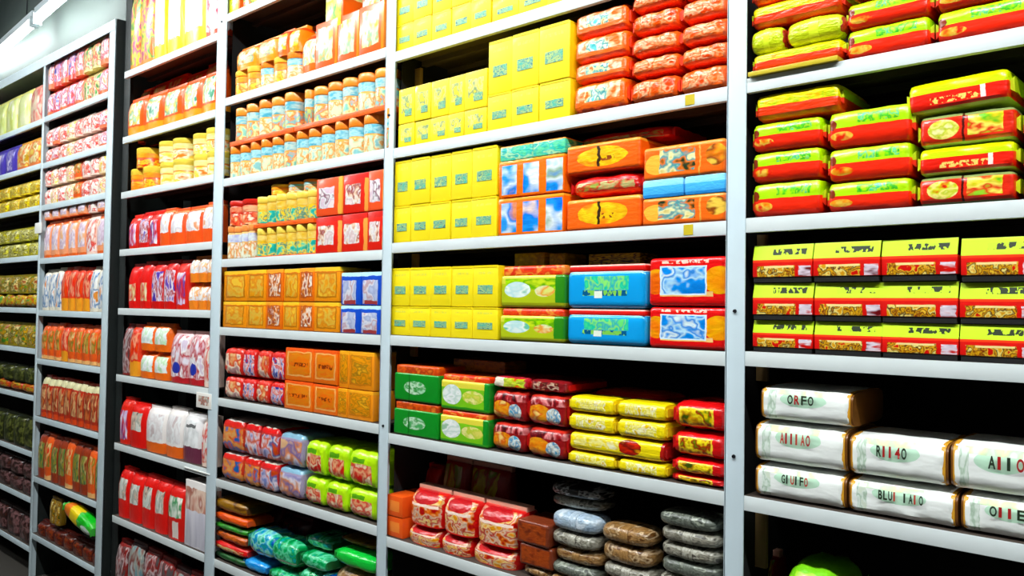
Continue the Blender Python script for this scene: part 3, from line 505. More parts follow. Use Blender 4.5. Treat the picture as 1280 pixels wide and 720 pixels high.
wmp = Q('pouch', 'white pouch with maroon base', '#ece8e8', ['#f8f4f4', '#e0e0e0', '#ffffff'], rect=(.5, .6, .4, .3), extra=[('band', -.1, .34, '#703048'), ('rect', .5, .8, .25, .03, '#686868')])
rwq = Q('pouch', 'scarlet pouch with grey-white window', '#e4140c', ['#d8e0d8', '#f0e8e0', '#a8b0a8', '#e8d0c0', '#484848'], rect=(.5, .62, .32, .22))
rwg = Q('pouch', 'scarlet pouch with green-lettered window', '#dc1810', ['#f0f4e8', '#c8d8c8', '#389058', '#fff8f0'], rect=(.5, .64, .36, .20), extra=[('rect', .6, .2, .16, .16, '#e8d8d0')])
wtb = Q('box', 'tall white carton with pale pink top', '#e8e4ea', ['#e8e4ea', '#d8d4e0', '#f4f0f8'], rect=(.5, .3, .46, .28), cat='carton', extra=[('band', .55, .9, (NZ, ['#d8a090', '#f0d8c8', '#b87868', '#f8e8e0'], 5, 4)), ('band', .9, 1.2, '#f4ece8')], r=.003, sc=(6, 1))
crm = S('box', 'cream strip carton lying behind', 'carton', 'carton', pk('cream_orange_card', '#e89848', wob=.03), r=.003)
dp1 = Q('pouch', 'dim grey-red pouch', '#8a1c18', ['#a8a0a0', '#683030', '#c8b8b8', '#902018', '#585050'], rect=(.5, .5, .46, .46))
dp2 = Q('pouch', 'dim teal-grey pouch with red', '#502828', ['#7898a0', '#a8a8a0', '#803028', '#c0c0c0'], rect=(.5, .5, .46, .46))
# second bay (far rack)
f1 = Q('pouch', 'white and red pouch', '#f07848', ['#f8f0ec', '#e0d0e8', '#d83848', '#ffffff', '#f8c8a0'], rect=(.5, .55, .42, .38))
f2 = Q('pouch', 'violet and white pouch', '#e84838', ['#5048b0', '#f0e8f4', '#f04830', '#c8b8e8', '#fff0f0'], rect=(.5, .55, .42, .38))
f3 = Q('pouch', 'green and cream pouch', '#e8d888', ['#28783c', '#f4e8a8', '#d83830', '#f0f0d0', '#489848'], rect=(.5, .5, .46, .42))
f4 = Q('pouch', 'pale pink and white pouch', '#f8d8c8', ['#fcf4f0', '#f0b8a8', '#e84838', '#ffffff', '#f8e8d8'], rect=(.5, .5, .44, .42))
f5 = Q('pouch', 'cream pouch with yellow print', '#f8e0b0', ['#f8d820', '#f8f0e0', '#f09040', '#ffffff', '#f8e878'], rect=(.5, .5, .44, .42))
f6 = Q('pouch', 'tall peach pouch with lilac window', '#f8a070', ['#e8d8e8', '#d0b8c8', '#f4ecf4', '#f8c8a0'], rect=(.5, .56, .36, .34), extra=[('band', .92, 1.2, '#f06a20'), ('band', -.1, .08, '#f06820')])
f7 = Q('pouch', 'white bottle-like pouch with blue mark', '#ece4d0', ['#f4f4f0', '#d8d8d8', '#4888b8', '#ffffff', '#f0a860'], rect=(.5, .5, .44, .42))
f8 = Q('pouch', 'red-orange pouch with yellow base', '#ee3c14', ['#f86830', '#e82c10', '#f8b898', '#d82008'], rect=(.5, .62, .42, .28), extra=[('band', -.1, .3, '#f8a020')])
f9 = Q('pouch', 'orange pouch with olive face print', '#f05c18', ['#c8a860', '#807838', '#f88838', '#e8d8a0', '#f04818'], rect=(.5, .58, .40, .28), extra=[('band', -.1, .1, '#f8b870')])
f10 = Q('pouch', 'brick-red pouch with cream cap', '#b83018', ['#d88858', '#902010', '#e8c090', '#c84020'], rect=(.5, .5, .40, .3), extra=[('band', .85, 1.2, '#d8d0a0'), ('band', -.1, .12, '#e04818')])
f11 = Q('pouch', 'rust pouch with green picture', '#9a3414', ['#58804c', '#a89848', '#406848', '#d0c080', '#8a3010'], rect=(.5, .52, .40, .3))
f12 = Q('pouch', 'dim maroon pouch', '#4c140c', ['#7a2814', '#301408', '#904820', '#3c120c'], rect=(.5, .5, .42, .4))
gd = Q('pouch', 'small golden-brown pouch', '#806010', ['#d8b040', '#f0e0a0', '#604008', '#c89828', '#384010'], rect=(.5, .5, .44, .42))
cbt = Q('bag', 'orange, yellow and green striped bag lying on top', '#38b830', ['#38b830', '#30c848', '#88c888'], rect=(.7, .5, .2, .5), extra=[('col', -.1, .28, '#f07818'), ('col', .28, .55, '#f0d010'), ('ell', .82, .35, .14, .22, '#d0e0d0')], cat='bag', p=3)
# leftmost bay
z1 = Q('pouch', 'pastel yellow pouch', '#e8e478', ['#f4f4d0', '#e8f0b0', '#d8e080', '#f8f8e8'], rect=(.5, .5, .44, .44), sc=(4, 2))
z2 = Q('pouch', 'pale coral pouch', '#f0a088', ['#f4d8c8', '#d87070', '#e8e0c8', '#f8a898'], rect=(.5, .5, .44, .44), sc=(4, 3))
z3 = Q('pouch', 'purple-blue pouch with white figure', '#4838a8', ['#f0e8f8', '#5040b8', '#c8c0e8', '#3828a0'], rect=(.5, .5, .24, .40))
z4 = Q('pouch', 'gold and orange pouch', '#f0a830', ['#f8e080', '#e87828', '#f8f0c0', '#c8a030'], rect=(.5, .5, .44, .44), extra=[('band', -.1, .12, '#f08040')])
z5 = Q('pouch', 'yellow pouch with brown flecks', '#f0d018', ['#f8e848', '#a87818', '#f8f090', '#c89010', '#f0d020'], rect=(.5, .55, .44, .44), sc=(6, 6))
z6 = Q('pouch', 'olive-gold pouch with pale flecks', '#a8a020', ['#e8e068', '#504810', '#f4f0b0', '#908818', '#d8d038'], rect=(.5, .55, .44, .44), sc=(6, 6))
z7 = Q('pouch', 'green and ochre pouch', '#908018', ['#508838', '#d8a830', '#384818', '#e8d898', '#a85818'], rect=(.5, .55, .44, .44), sc=(6, 6))
z8 = Q('bag', 'flat pack in green and yellow', '#c8a028', ['#68a860', '#e8d040', '#c85828', '#d8e0a0'], rect=(.5, .5, .44, .44), cat='flat pack', name='flat_pack')
z9 = Q('pouch', 'shadowy olive pouch', '#1c200a', ['#40461c', '#101206', '#686c3c', '#20240a'], rect=(.5, .55, .44, .44), sc=(6, 6))  # colours darkened: shade of the low far shelves is put into them
z10 = Q('bag', 'flat red-orange pack', '#c04018', ['#d87838', '#a02010', '#e8b048', '#709040'], rect=(.5, .5, .44, .44), cat='flat pack', name='flat_pack')
z11 = Q('pouch', 'shadowy brown pouch with pink flecks', '#241210', ['#503028', '#180c0a', '#806060', '#341a16'], rect=(.5, .55, .44, .44), sc=(6, 6))  # browns darkened too, carrying the shade of the bottom shelves

# ------------------------------------------------------------------ the rows, shelf by shelf
W = 'on the top right-hand shelf'
z = SH['E0']
row(bag, [1054, 1166, 1300], 40, z, [72, 38, 6], W, d=.22)
row(bag, [1054, 1166, 1300], 40, z+.143, [0, -30], W, d=.22, layers=['topmost layer'])
zb = z+.004
put(S('box', 'yellow cardboard sheet lining the shelf', 'cardboard sheet', 'cardboard_sheet', pk('yellow_board', '#c8b020', wob=.02), r=.001), at(937, 95)[0], at(1050, 82)[0], z, .010, .25, yf=-.012, where=W)
ITEMS[-1][0].scale.z = 1
row(bagy, [935, 1054], 80, z+.0105, [0, 68], W, d=.22, yf=-.004, layers=['lowest'])
z1_ = at(935, 68)[1]
row(rolly, [934, 978, 1054], 50, z1_, [0, 37], W, d=.07, yf=-.002, layers=[''])
row(bagy, [935, 1054], 20, at(934, 36)[1], [0, 8, -22], W, d=.22, layers=['above lime rolls', 'topmost'])
W = 'shelf above the lime-topped boxes'
z = SH['E1']
row(bag, [936, 1029], 200, z, [267, 229, 191, 156], W, d=.22)
row(bagy, [940, 1052], 130, at(940, 152)[1], [0, 119], W, d=.2, layers=['topmost'])
row(bag, [1030, 1142], 200, z, [265, 228, 186, 141], W, d=.22)
row(bag, [1276, 1400], 200, z, [262, 216, 176, 128], W, d=.22)
row([[bagp], [bagt], [bagp]], [1143, 1274], 180, z, [262, 221, 186, 146], W, d=.22)
row(bagt, [1132, 1272], 120, at(1143, 143)[1], [0, 107], W, d=.2, layers=['topmost, tilted'], jit=0)
ITEMS[-1][0].rotation_euler = (0, math.radians(-1.5), math.radians(-3)); ITEMS[-1][0].location.z += .004
W = 'the lime-topped box shelf'
z = SH['E2']
row(disp, [940, 1016, 1101, 1198], 370, z, [443, 399, 353, 307], W, d=.2, jit=1.0)
row(disp, [1199, 1302], 370, z, [456, 404, 352, 298], W, d=.2, jit=1.0)
W = 'the white sack shelf'
z = SH['E3']; zA = at(935, 578)[1]; zB = at(935, 525)[1]; zC = at(935, 480)[1]
for tx, lk, xa, xb, yy, za, zb_, inks, tw_, tpos in (('GIUIFO', 'white sack lettered GIUIFO', 940, 1056, 600, z, zA, [ink[1], ink[1], ink[2]], .3, .32),
        ('BLUI IAIO', 'white sack lettered BLUI IAIO', 1057, 1196, 600, z, zA-.002, [ink[1], ink[1], ink[1], ink[2]], .42, .30),
        ('OIIEN', 'white sack lettered OIIEN', 1198, 1340, 620, z, zA, [ink[1], ink[0], ink[0], ink[1]], .42, .28),
        ('AIIIAO', 'white sack lettered AIIIAO', 940, 1057, 550, zA+.002, zB, [ink[2], ink[0], ink[0], ink[2]], .34, .30),
        ('RII4O', 'white sack lettered RII4O', 1058, 1184, 560, zA+.002, zB-.004, [ink[1], ink[0], ink[0], ink[0], ink[1]], .32, .30),
        ('AIIO', 'white sack lettered AIIO', 1185, 1320, 570, zA+.002, zB+.002, [ink[1], ink[0]], .36, .38),
        ('ORFO', 'single white sack lettered ORFO', 947, 1064, 510, zB+.002, zC, [ink[1], ink[0], ink[1]], .30, .32)):
    put(sack(tx, lk, inks, tw=tw_, tx=tpos), at(xa, yy)[0], at(xb, yy)[0], za, zb_-za-.002, .21, yf=.008, where=W, layer={0: 'top layer'}.get(0) if za > zB else ('bottom layer' if za == z else 'middle layer'))
W = 'in compartment under white sacks'
z = SH['E4']
put(lmk, at(972, 712, .012)[0], at(1050, 716, .012)[0], z, at(985, 704, .012)[1]-z, .2, yf=.012, where=W)
put(rwk, at(946, 700, .16)[0], at(966, 700, .16)[0], z, at(950, 690, .16)[1]-z, .10, yf=.16, where=W)
# --- yellow-carton bay
W = 'top shelf of carton bay'
z = SH['D0']
row(ycart, [494, 516, 539, 563, 588, 613], 45, z, [70, 33, -6], W, d=.16, jit=.3)
row(ycart, [614, 647, 683, 718], 20, z, [46, 0, -40], W, d=.18, jit=.3)
row(orp, [740, 800, 860, 905], -5, z, [4, -30], W)
W = 'the orange brick-pack shelf'
z = SH['D1']
row([[ycart2], [ycart2]], [498, 518, 538, 560, 580, 608], 140, z, [187, 156, 113], W, d=.17, jit=.4)
row([[ycart], [ycart]], [609, 639, 673, 712], 110, z, [166, 119, 54], W, d=.2, jit=.2)
row(orp, [714, 783], 90, z, [139, 106, 81, 50, 19], W, d=.22, jit=1)
row(orc, [784, 846, 909], 60, z, [130, 99, 73, 46, 17, -8], W, d=.24, jit=1)
W = 'the blue-packet bundle shelf'
z = SH['D2']
row(ycart, [492, 513, 537, 563, 589, 621], 250, z, [303, 258, 203], W, d=.2, jit=.2)
row(blueb, [622, 705], 260, z, [297, 248, 203], W, d=.2, jit=.2)
row(teals, [624, 665, 706], 190, at(622, 202)[1], [0, 184], W, d=.2, jit=.2, layers=['topmost'])
row([[orx], [redx], [orx]], [707, 800], 230, z, [293, 250, 219, 184], W, d=.26, jit=.6)
row(redx, [716, 840], 175, at(712, 183)[1], [0, 170], W, d=.2, yf=.08, layers=['lying back on top'])
row([orx2], [801, 907], 260, z, [286, 249], W, d=.26, jit=.4, layers=['bottom layer'])
row([bluf], [802, 854, 907], 235, at(801, 249)[1], [0, 226], W, d=.24, jit=.4, layers=['middle layer'])
row([orx2], [803, 907], 200, at(801, 226)[1], [0, 186], W, d=.26, jit=.4, layers=['top layer'])
W = 'the blue tub shelf'
z = SH['D3']
row(ycart, [488, 511, 537, 563, 590, 622], 380, z, [425, 382, 336], W, d=.2, jit=.2)
row(grnt, [624, 705], 385, z, [432, 384, 333], W, d=.2, jit=.2)
row(tub, [707, 807], 385, z, [440, 385, 332], W, d=.22, jit=.2)
row(redb, [809, 908], 385, z, [445, 382, 323], W, d=.24, jit=.2)
zt_ = at(625, 333)[1]
row([yelt], [642, 680], 325, zt_+.001, [0, 317], W, d=.1, yf=.09, layers=[''])
row([yelt, blkt], [686, 706], 325, zt_+.001, [0, 317], W, d=.1, yf=.09, layers=[''])
row([blkt], [735, 800], 325, at(707, 331)[1]+.002, [0, 318], W, d=.1, yf=.09, layers=[''])
W = 'the deep green box shelf'
z = SH['D4']
row(gbox, [492, 548], 500, z, [548, 499, 455], W, d=.18, jit=.4)
row(gbox2, [549, 610], 510, z, [558, 510, 467], W, d=.2, jit=.4)
row([[rosette], [rosette], [limc, choc]], [611, 656, 707], 540, z, [573, 524, 484, 469], W, d=.2, jit=.3)
zy = [z, at(707, 562)[1], at(707, 537)[1], at(707, 514)[1], at(707, 493)[1]]
def bar(s, xa, xb, yy, za, zb_, lay, d=.10, yf=.006): put(s, at(xa, yy, yf)[0], at(xb, yy, yf)[0], za, (zb_-za)*.97, d, yf, where=W, layer=lay)
bar(yroll, 708, 769, 575, zy[0], zy[1], 'bottom layer'); bar(yroll, 770, 833, 585, zy[0], zy[1], 'bottom layer')
bar(yrollr, 708, 833, 560, zy[1], zy[2], 'second layer up')
bar(yroll, 709, 768, 530, zy[2], zy[3], 'third layer up'); bar(yroll, 769, 833, 535, zy[2], zy[3], 'third layer up')
bar(yroll, 709, 768, 510, zy[3], zy[4], 'top layer'); bar(yroll, 769, 833, 515, zy[3], zy[4], 'top layer')
bar(redx, 735, 830, 500, zy[3], zy[4]+.012, 'behind the top yellow rolls', d=.15, yf=.12)
row(redpk, [836, 907], 560, z, [608, 590, 569, 535, 499], W, d=.2, jit=.6)
row([tanb], [566, 592, 631], 450, at(549, 467)[1]+.002, [0, 448], W, d=.1, yf=.12, layers=[''])
W = 'the grey roll shelf'
z = SH['D5']
zr1 = at(505, 653)[1]; zr2 = at(505, 606)[1]
row([orl], [483, 503], 640, z, [672, 643, 617], W, d=.12, jit=.2)
row([rwp], [505, 546, 584, 642], 680, z, [684, 653], W, d=.14, jit=1, layers=['bottom layer'])
row([rwp], [507, 549, 590, 644], 640, zr1+.001, [0, 607], W, d=.14, jit=1, layers=['upper layer'])
row([rdk], [498, 545], 600, z, [0, 574], W, d=.08, yf=.16, layers=['back row'], jit=0)
row([rwk], [549, 582, 632], 600, z, [0, 570], W, d=.08, yf=.16, layers=['back row'], jit=0)
def pile(s, xa, xb, ylist, zb_, yf=.006, d=.1):
    zz = zb_
    for i, y in enumerate(ylist):
        q = s[i % len(s)]; t_ = at(xa, y, yf)[1]
        j = R.uniform(-.006, .006)
        put(q, at(xa, y, yf)[0]+j, at(xb, y+20, yf)[0]+j, zz, (t_-zz)*.985, d, yf+R.uniform(0, .012), math.radians(R.uniform(-2, 2)), W, ['bottom layer', 'second layer up', 'third layer up', 'fourth layer up', 'fifth layer up', 'sixth layer up', 'top layer', 'topmost layer'][i])
        zz = t_
pile([tanr, brn, brn], 645, 686, [704, 677, 648], z, d=.12)
pile([tanr, dgr, tanr, gry, blr, tanr], 684, 744, [716, 699, 680, 660, 636], z, d=.10)
pile([gry, blk], 682, 748, [617, 602], at(684, 636)[1], yf=.03)
pile([tanr, gry, tanr, tanr, tanr], 747, 812, [720, 701, 675, 652], z, d=.10)
pile([gry, gry, dgr, gry, gry, dgr], 817, 893, [736, 715, 694, 674, 655, 635], z, d=.10)
# --- jar bay (fourth from the left)
def lin(a, b, n, g=1.0):     # n+1 pixel edges, spaced evenly on the shelf (they widen towards the camera)
    v = -465; ia, ib = 1/(a-v), 1/(b-v)
    return [v+1/(ia+(ib-ia)*k/n) for k in range(n+1)]
W = 'fourth bay, highest shelf'
row([ygb, jm, ygb], [285, 299, 316, 334, 352], 10, SH['C0'], [27, -25], W, d=.12)
W = 'fourth bay, second shelf'
z = SH['C1']
row([jy, jy, jc, jy, jc], lin(288, 370, 5), 100, z, [123, 91], W, layers=['bottom layer'])
zz = at(288, 91)[1]
row([po2, po2, po1, po2], [291, 318, 343, 357, 372], 80, zz, [0, 57], W, d=.1, layers=['upper layer'], rag=.1)
row([po1], [358, 378, 393], 60, at(358, 73)[1], [0, 36], W, d=.1, yf=.13, layers=['back row'], rag=.1)
row([po1, por, por, por], [373, 394, 421, 448, 479], 60, z, [92, 39], W, d=.12, rag=.05)
row([ygb], [406, 428], 20, at(421, 31)[1], [0, -4], W, d=.1, layers=['standing on top'])
row([por], [452, 480], 10, at(448, 19)[1], [0, -12], W, d=.1, layers=['standing on top'])
W = 'fourth bay, third shelf'
z = SH['C2']
xs = lin(282, 485, 13)
row([jc, jc, jc, jc, jc, jo, jc], xs, 200, z, [226, 184], W, layers=['bottom layer'], rag=.04)
zt_ = at(282, 184)[1]
row([otray], [286, 366, 484], 180, zt_, [0, 178], W, d=.22, layers=['between jar layers'], jit=0)
zt_ = at(286, 178)[1]+.001
row([jo, jo, jc, jo, jo], [289, 302, 317, 333, 349, 366], 160, zt_, [0, 135], W, layers=['top layer'], rag=.05)
row([jo, jo, jc, jo, jo, jo], [376, 385, 403, 421, 440, 461, 482], 130, zt_, [0, 106+21], W, layers=['top layer'], rag=.03) if False else None
zq = at(376, 159)[1]
row([jo, jo, jc, jo, jc, jo], [377, 385, 403, 421, 440, 461, 483], 130, zt_, [0, 112], W, layers=['top layer'], rag=.03)
W = 'fourth bay, fourth shelf'
z = SH['C3']
row([jw], lin(281, 315, 4), 310, z, [326, 283], W, layers=['bottom layer'], rag=.03)
row([jr], [282, 295, 314], 265, at(281, 283)[1]+.001, [0, 252], W, layers=['top layer'])
zt_ = at(316, 320)[1]
row([otray], [316, 392], 320, z, [0, 321], W, d=.2, layers=['under the yellow jars'], jit=0)
row([jt], lin(317, 392, 6), 300, at(316, 321)[1]+.001, [0, 286], W, layers=['bottom layer'])
row([otray], [316, 392], 280, at(316, 286)[1]+.002, [0, 281], W, d=.2, layers=['under the upper jars'], jit=0)
row([jt], lin(317, 392, 6), 260, at(316, 281)[1]+.003, [0, 247], W, layers=['top layer'])
row([jy, jo, jo], [331, 353, 372, 391], 235, at(316, 247)[1]+.004, [0, 232], W, d=.1, yf=.02, layers=['topmost'])
row([[rbx], [rbx2, rbx, rbx2]], [394, 427, 459, 485], 280, z, [319, 271, 225], W, d=.14, jit=.5)
W = 'fourth bay, fifth shelf'
z = SH['C4']
row([ob1, ob1, ob2, ob1, ob2, ob1], [278, 308, 332, 353, 373, 392, 424], 380, z, [412, 376, 339], W, d=.14, jit=.5)
row([bwb], [425, 450, 478], 380, z, [415, 381, 341], W, d=.14, jit=.4)
W = 'fourth bay, sixth shelf'
z = SH['C5']
row([rdb2, rdb, rdb2, rdb], [278, 301, 318, 335, 354], 470, z, [499, 468, 433], W, d=.15, jit=.5)
row([orb], [355, 391, 421], 480, z, [510, 474, 434], W, d=.15, jit=.5)
row([orb2], [422, 434, 466], 490, z, [521, 484, 438], W, d=.16, jit=.3)
row([tbx], [468.5, 477], 490, z, [534, 493, 445], W, d=.1, yf=.08)
W = 'fourth bay, seventh shelf'
z = SH['C6']
row([[mp2, mp2, mp1, mp1], [mp2, mp1, mp1, mp1]], [275, 302, 322, 345, ], 560, z, [599, 562, 521], W, d=.16, jit=.4)
row([mp3], [346, 377], 570, z, [611, 580, 538], W, d=.16, jit=.4)
row([limb], [379, 405, 433, 470], 590, z, [626, 592, 548], W, d=.18, jit=.4)
W = 'fourth bay, eighth shelf'
z = SH['C7']
def pile2(names, xa, xb, ys, zb_, d=.14, yf=.006):
    zz = zb_
    for i, (nm, y) in enumerate(zip(names, ys)):
        t_ = at(xa, y, yf)[1]
        put(fl[nm] if isinstance(nm, str) else nm, at(xa, y, yf)[0], at(xb, y+15, yf)[0], zz, (t_-zz)*.97, d, yf, math.radians(R.uniform(-2, 2)), W, 'layer %s up' % ['one', 'two', 'three', 'four', 'five', 'six'][i]); zz = t_
pile2(['forest green', 'red', 'rusty', 'green', 'orange', 'brown'], 267, 306, [686, 672, 659, 650, 636, 619], z)
row([blu], [300, 330], 700, z, [724, 695], W, d=.14, layers=['bottom layer'])
zz = at(306, 692)[1]
row([tlp], [307, 340], 670, zz, [0, 659], W, d=.13, layers=['upper layer'])
row([grp], [333, 369], 715, z, [736, 708], W, d=.14, layers=['bottom layer'])
row([grp], [335, 369], 690, zz, [0, 670], W, d=.13, layers=['upper layer'])
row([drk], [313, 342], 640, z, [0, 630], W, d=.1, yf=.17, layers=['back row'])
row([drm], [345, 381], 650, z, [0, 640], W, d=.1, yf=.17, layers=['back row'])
row([grp, tlp], [370, 393, 409], 720, z, [740, 708], W, d=.14, layers=['bottom layer'])
row([grp], [371, 405], 700, at(370, 709)[1]+.002, [0, 687], W, d=.14, layers=['upper layer'])
row([grp], [378, 412], 680, at(370, 687)[1]+.003, [0, 666], W, d=.14, yf=.04, layers=['top layer'])
row([tanr], [410, 468], 705, z, [760, 705], W, d=.14, layers=['bottom layer'])
row([grn], [414, 468], 690, at(410, 705)[1]+.003, [0, 682], W, d=.14, layers=['on the tan roll'])
row([fl['brown']], [424, 468], 680, at(410, 682)[1]+.006, [0, 668], W, d=.12, yf=.05, layers=['topmost'])
# --- third bay
W = 'third bay, highest shelf'
row([jm, jm, tw, tw, tw, pw], [154, 172, 189, 204, 224, 252, 274], 40, SH['B0'], [92, -18], W, d=.12)
W = 'third bay, second shelf'
z = SH['B1']
row([oy1], [156, 177, 200, 224, 247, 270], 140, z, [172, 124], W, d=.09, rag=.06)
row([oyr], [170, 185, 204, 226, 250, 270], 110, z, [0, 109], W, d=.09, yf=.11, layers=['back row'], rag=.12, jit=0)
W = 'third bay, third shelf'
z = SH['B2']
row([jry, jry, None, jyy, jyy, None, jyy, jyy], [158, 172, 187, 193, 209, 226, 235, 251, 268], 220, z, [241, 213], W, layers=['bottom layer'])
zz = at(158, 213)[1]+.001
row([jry, None, jyy, jyy, None, jyy, jyy], [164, 180, 192, 208, 225, 234, 250, 267], 200, zz, [0, 186], W, layers=['top layer'], rag=.1)
W = 'third bay, fourth shelf'
z = SH['B3']
row([rpw, rvp, rpw, opw, opw, opw, opw], [158, 170, 183, 196, 209, 227, 248, 268], 290, z, [313, 266], W, d=.1, rag=.06)
W = 'third bay, fifth shelf'
z = SH['B4']
row([rdp, rdp, rvp, rvp, rpw], [157, 171, 185, 201, 216, 232], 360, z, [386, 327], W, d=.1, rag=.05)
row([owp], [233, 244, 255, 266], 360, z, [388, 353, 320], W, d=.1)
W = 'third bay, sixth shelf'
z = SH['B5']
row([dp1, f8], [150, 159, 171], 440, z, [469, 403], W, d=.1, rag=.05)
row([wgp], [172, 189, 207], 440, z, [472, 437, 403], W, d=.1)
row([wbp, wbp, f4], [209, 232, 251, 264], 450, z, [478, 412], W, d=.1, rag=.06)
W = 'third bay, seventh shelf'
z = SH['B6']
row([rpw, rwq, wwp, wwp, wmp, f4], [146, 159, 178, 203, 224, 248, 264], 530, z, [555, 496], W, d=.1, rag=.06)
W = 'third bay, eighth shelf'
z = SH['B7']
row([rwq, rwq, rwq, rwq, rwg], [144, 158, 174, 190, 206, 229], 615, z, [642, 582], W, d=.1, rag=.06)
row([wtb], [230, 261], 640, z, [689, 598], W, d=.14)
row([crm], [147, 186], 580, z+.135, [0, 577], W, d=.08, yf=.16, layers=['lying behind']) if False else None
W = 'third bay, lowest shelf in view'
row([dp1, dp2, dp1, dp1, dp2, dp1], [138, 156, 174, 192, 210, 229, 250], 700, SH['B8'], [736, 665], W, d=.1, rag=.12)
# --- second bay
def ords(n): return ['top shelf', 'second shelf', 'third shelf', 'fourth shelf', 'fifth shelf', 'sixth shelf', 'seventh shelf', 'eighth shelf', 'lowest shelf'][n]
X0, X1 = 54.5, 131.5
rowsA = [([[f1, f2, f1, f2, f1, f3, f3]], 130, [151, 114, 78], 8), ([[f4, f1, f4, f5, f4, f4]], 170, [206, 184, 160], 8), ([[f4, f5, f4, f5, f9, f4]], 220, [257, 234, 209], 8),
         ([[f6, f6, f6, f6, f4, f9]], 290, [326, 267], 6), ([[f7, f7, f7, f8, f8, f8, f8]], 360, [391, 335], 9), ([[f9, f9, f9, f8, f9, f9]], 430, [452, 402], 9),
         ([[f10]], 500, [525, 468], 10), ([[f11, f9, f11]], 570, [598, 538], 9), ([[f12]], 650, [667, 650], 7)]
rowsA[3] = ([[f6, f6, f6, f6, f6, f4]], 290, [326, 276, 260], 7)
for i, (st, yp, ys, n) in enumerate(rowsA):
    a_ = X0-i*1.1-(2 if i > 6 else 0); b_ = X1-i*.55
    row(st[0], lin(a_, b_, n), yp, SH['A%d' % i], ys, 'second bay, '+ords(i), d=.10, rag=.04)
W = 'second bay, lowest shelf'
zz = at(43, 645)[1]
row([gd, gd], [60, 66, 72], 640, zz+.002, [0, 620], W, d=.05, layers=['standing on top'])
(xa_, za_), (xb_, zb2_) = at(78, 634, -.02), at(114, 668, -.02)
o = put(cbt, xa_, xb_, (za_+zb2_)/2-.035, .085, .08, yf=-.03, where=W, layer='lying on top', tilt=math.atan2(za_-zb2_, xb_-xa_))
# --- leftmost bay
xz = lin(-44, 46, 8)
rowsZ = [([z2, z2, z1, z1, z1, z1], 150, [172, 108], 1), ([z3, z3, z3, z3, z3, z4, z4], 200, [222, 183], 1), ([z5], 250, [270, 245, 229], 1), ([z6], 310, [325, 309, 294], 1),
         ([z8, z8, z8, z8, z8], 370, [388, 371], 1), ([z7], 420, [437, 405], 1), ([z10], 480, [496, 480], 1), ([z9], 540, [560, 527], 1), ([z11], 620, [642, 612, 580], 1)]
nz = [7, 7, 8, 8, 7, 8, 6, 7, 6]
def rowh(st, xs_, yp, zb_, hs, wh, lays=None):
    for L, h in enumerate(hs):
        row(st, xs_, yp, zb_, [0, 360-(zb_+h-CZ)*100], wh, d=.10, rag=0, layers=[(lays or (['bottom layer', 'top layer', 'topmost layer'] if len(hs) > 1 else ['']))[L]], zs_=[zb_, zb_+h]); zb_ += h+.0012
fr = [[.80], [.78], [.40, .40], [.36, .34], [.30], [.70], [.24], [.62], [.40, .38], [.6]]
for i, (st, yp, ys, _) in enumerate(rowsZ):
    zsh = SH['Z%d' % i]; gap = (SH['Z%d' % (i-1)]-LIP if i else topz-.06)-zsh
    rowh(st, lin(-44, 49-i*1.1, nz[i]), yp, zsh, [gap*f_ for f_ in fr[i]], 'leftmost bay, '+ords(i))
    if i == 4: rowh([z7], lin(-44, 45, 8), 350, zsh+gap*.30+.002, [gap*.42], 'leftmost bay, fifth shelf', ['upper row'])
    if i == 6: rowh([z9], lin(-44, 41, 7), 465, zsh+gap*.24+.002, [gap*.4], 'leftmost bay, seventh shelf', ['upper row'])
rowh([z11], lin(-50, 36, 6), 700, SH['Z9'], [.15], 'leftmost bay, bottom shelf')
# hanging price card and the clip on the post
def card(px0, px1, py0, py1, nm, lb, mat, yf):
    x0, zt2 = at(px0, py0, yf); x1, zb2 = at(px1, py1, yf)
    o = link(nm, mbox(nm, mat, -(x1-x0)/2, (x1-x0)/2, -.0015, .0015, 0, zt2-zb2, r=.0004)); o.location = ((x0+x1)/2, yf, zb2)
    o['label'] = lb; o['category'] = 'card'; return o
cardm = plain('card_white', '#f4f4f0', .6, 0, .1, 30)
card(246, 264, 490, 512, 'shelf_card', 'white card hanging from the sixth shelf edge of third bay', pk('printed_card', '#f4efe8', [('rect', .5, .5, .36, .3, (NZ, ['#f4efe8', '#c06850', '#a8a098', '#f8e8d8'], 7, 4))], wob=.03), -.0045)
card(230, 262, 583, 594, 'shelf_card', 'white paper slip on the seventh shelf edge of third bay', cardm, -.0045)
card(44, 52, 279, 291, 'post_clip', 'small white clip on the far-left rack post', cardm, -.011)

# ------------------------------------------------------------------ labels
nth = ['leftmost', 'second from left', 'third from left', 'fourth from left', 'fifth from left', 'sixth from left', 'seventh from left', 'eighth from left', 'ninth from left', 'tenth from left', 'eleventh from left', 'twelfth from left', 'thirteenth from left', 'fourteenth from left']
from collections import defaultdict
G = defaultdict(list)
for it in ITEMS: G[(it[1], it[2], it[3])].append(it)
for (look, where, lay), its in G.items():
    its.sort(key=lambda q: q[4])
    n = len(its)
    for i, it in enumerate(its):
        if n == 1: od = ''
        elif n == 2: od = ['left one', 'right one'][i]
        elif n - 1 - i < i and n > 3: od = nth[n-1-i].replace('leftmost', 'rightmost').replace('from left', 'from right')
        else: od = 'rightmost' if i == n-1 else nth[i]
        lb = ', '.join(s for s in (look, od, lay, where) if s)
        if len(lb.split()) < 16 and not where.startswith(('on ', 'in ')): lb = lb.replace(', '+where, ', on '+('' if where.startswith('the ') or 'bay' in where else '')+where if where.startswith('the ') or where.startswith('top ') else ', '+where)
        it[0]['label'] = lb
cnt = defaultdict(list)
for it in ITEMS: cnt[(it[1], it[2])].append(it)
for (look, where), its in cnt.items():
    if len(its) > 1:
        for it in its: it[0]['group'] = look+'s, '+where
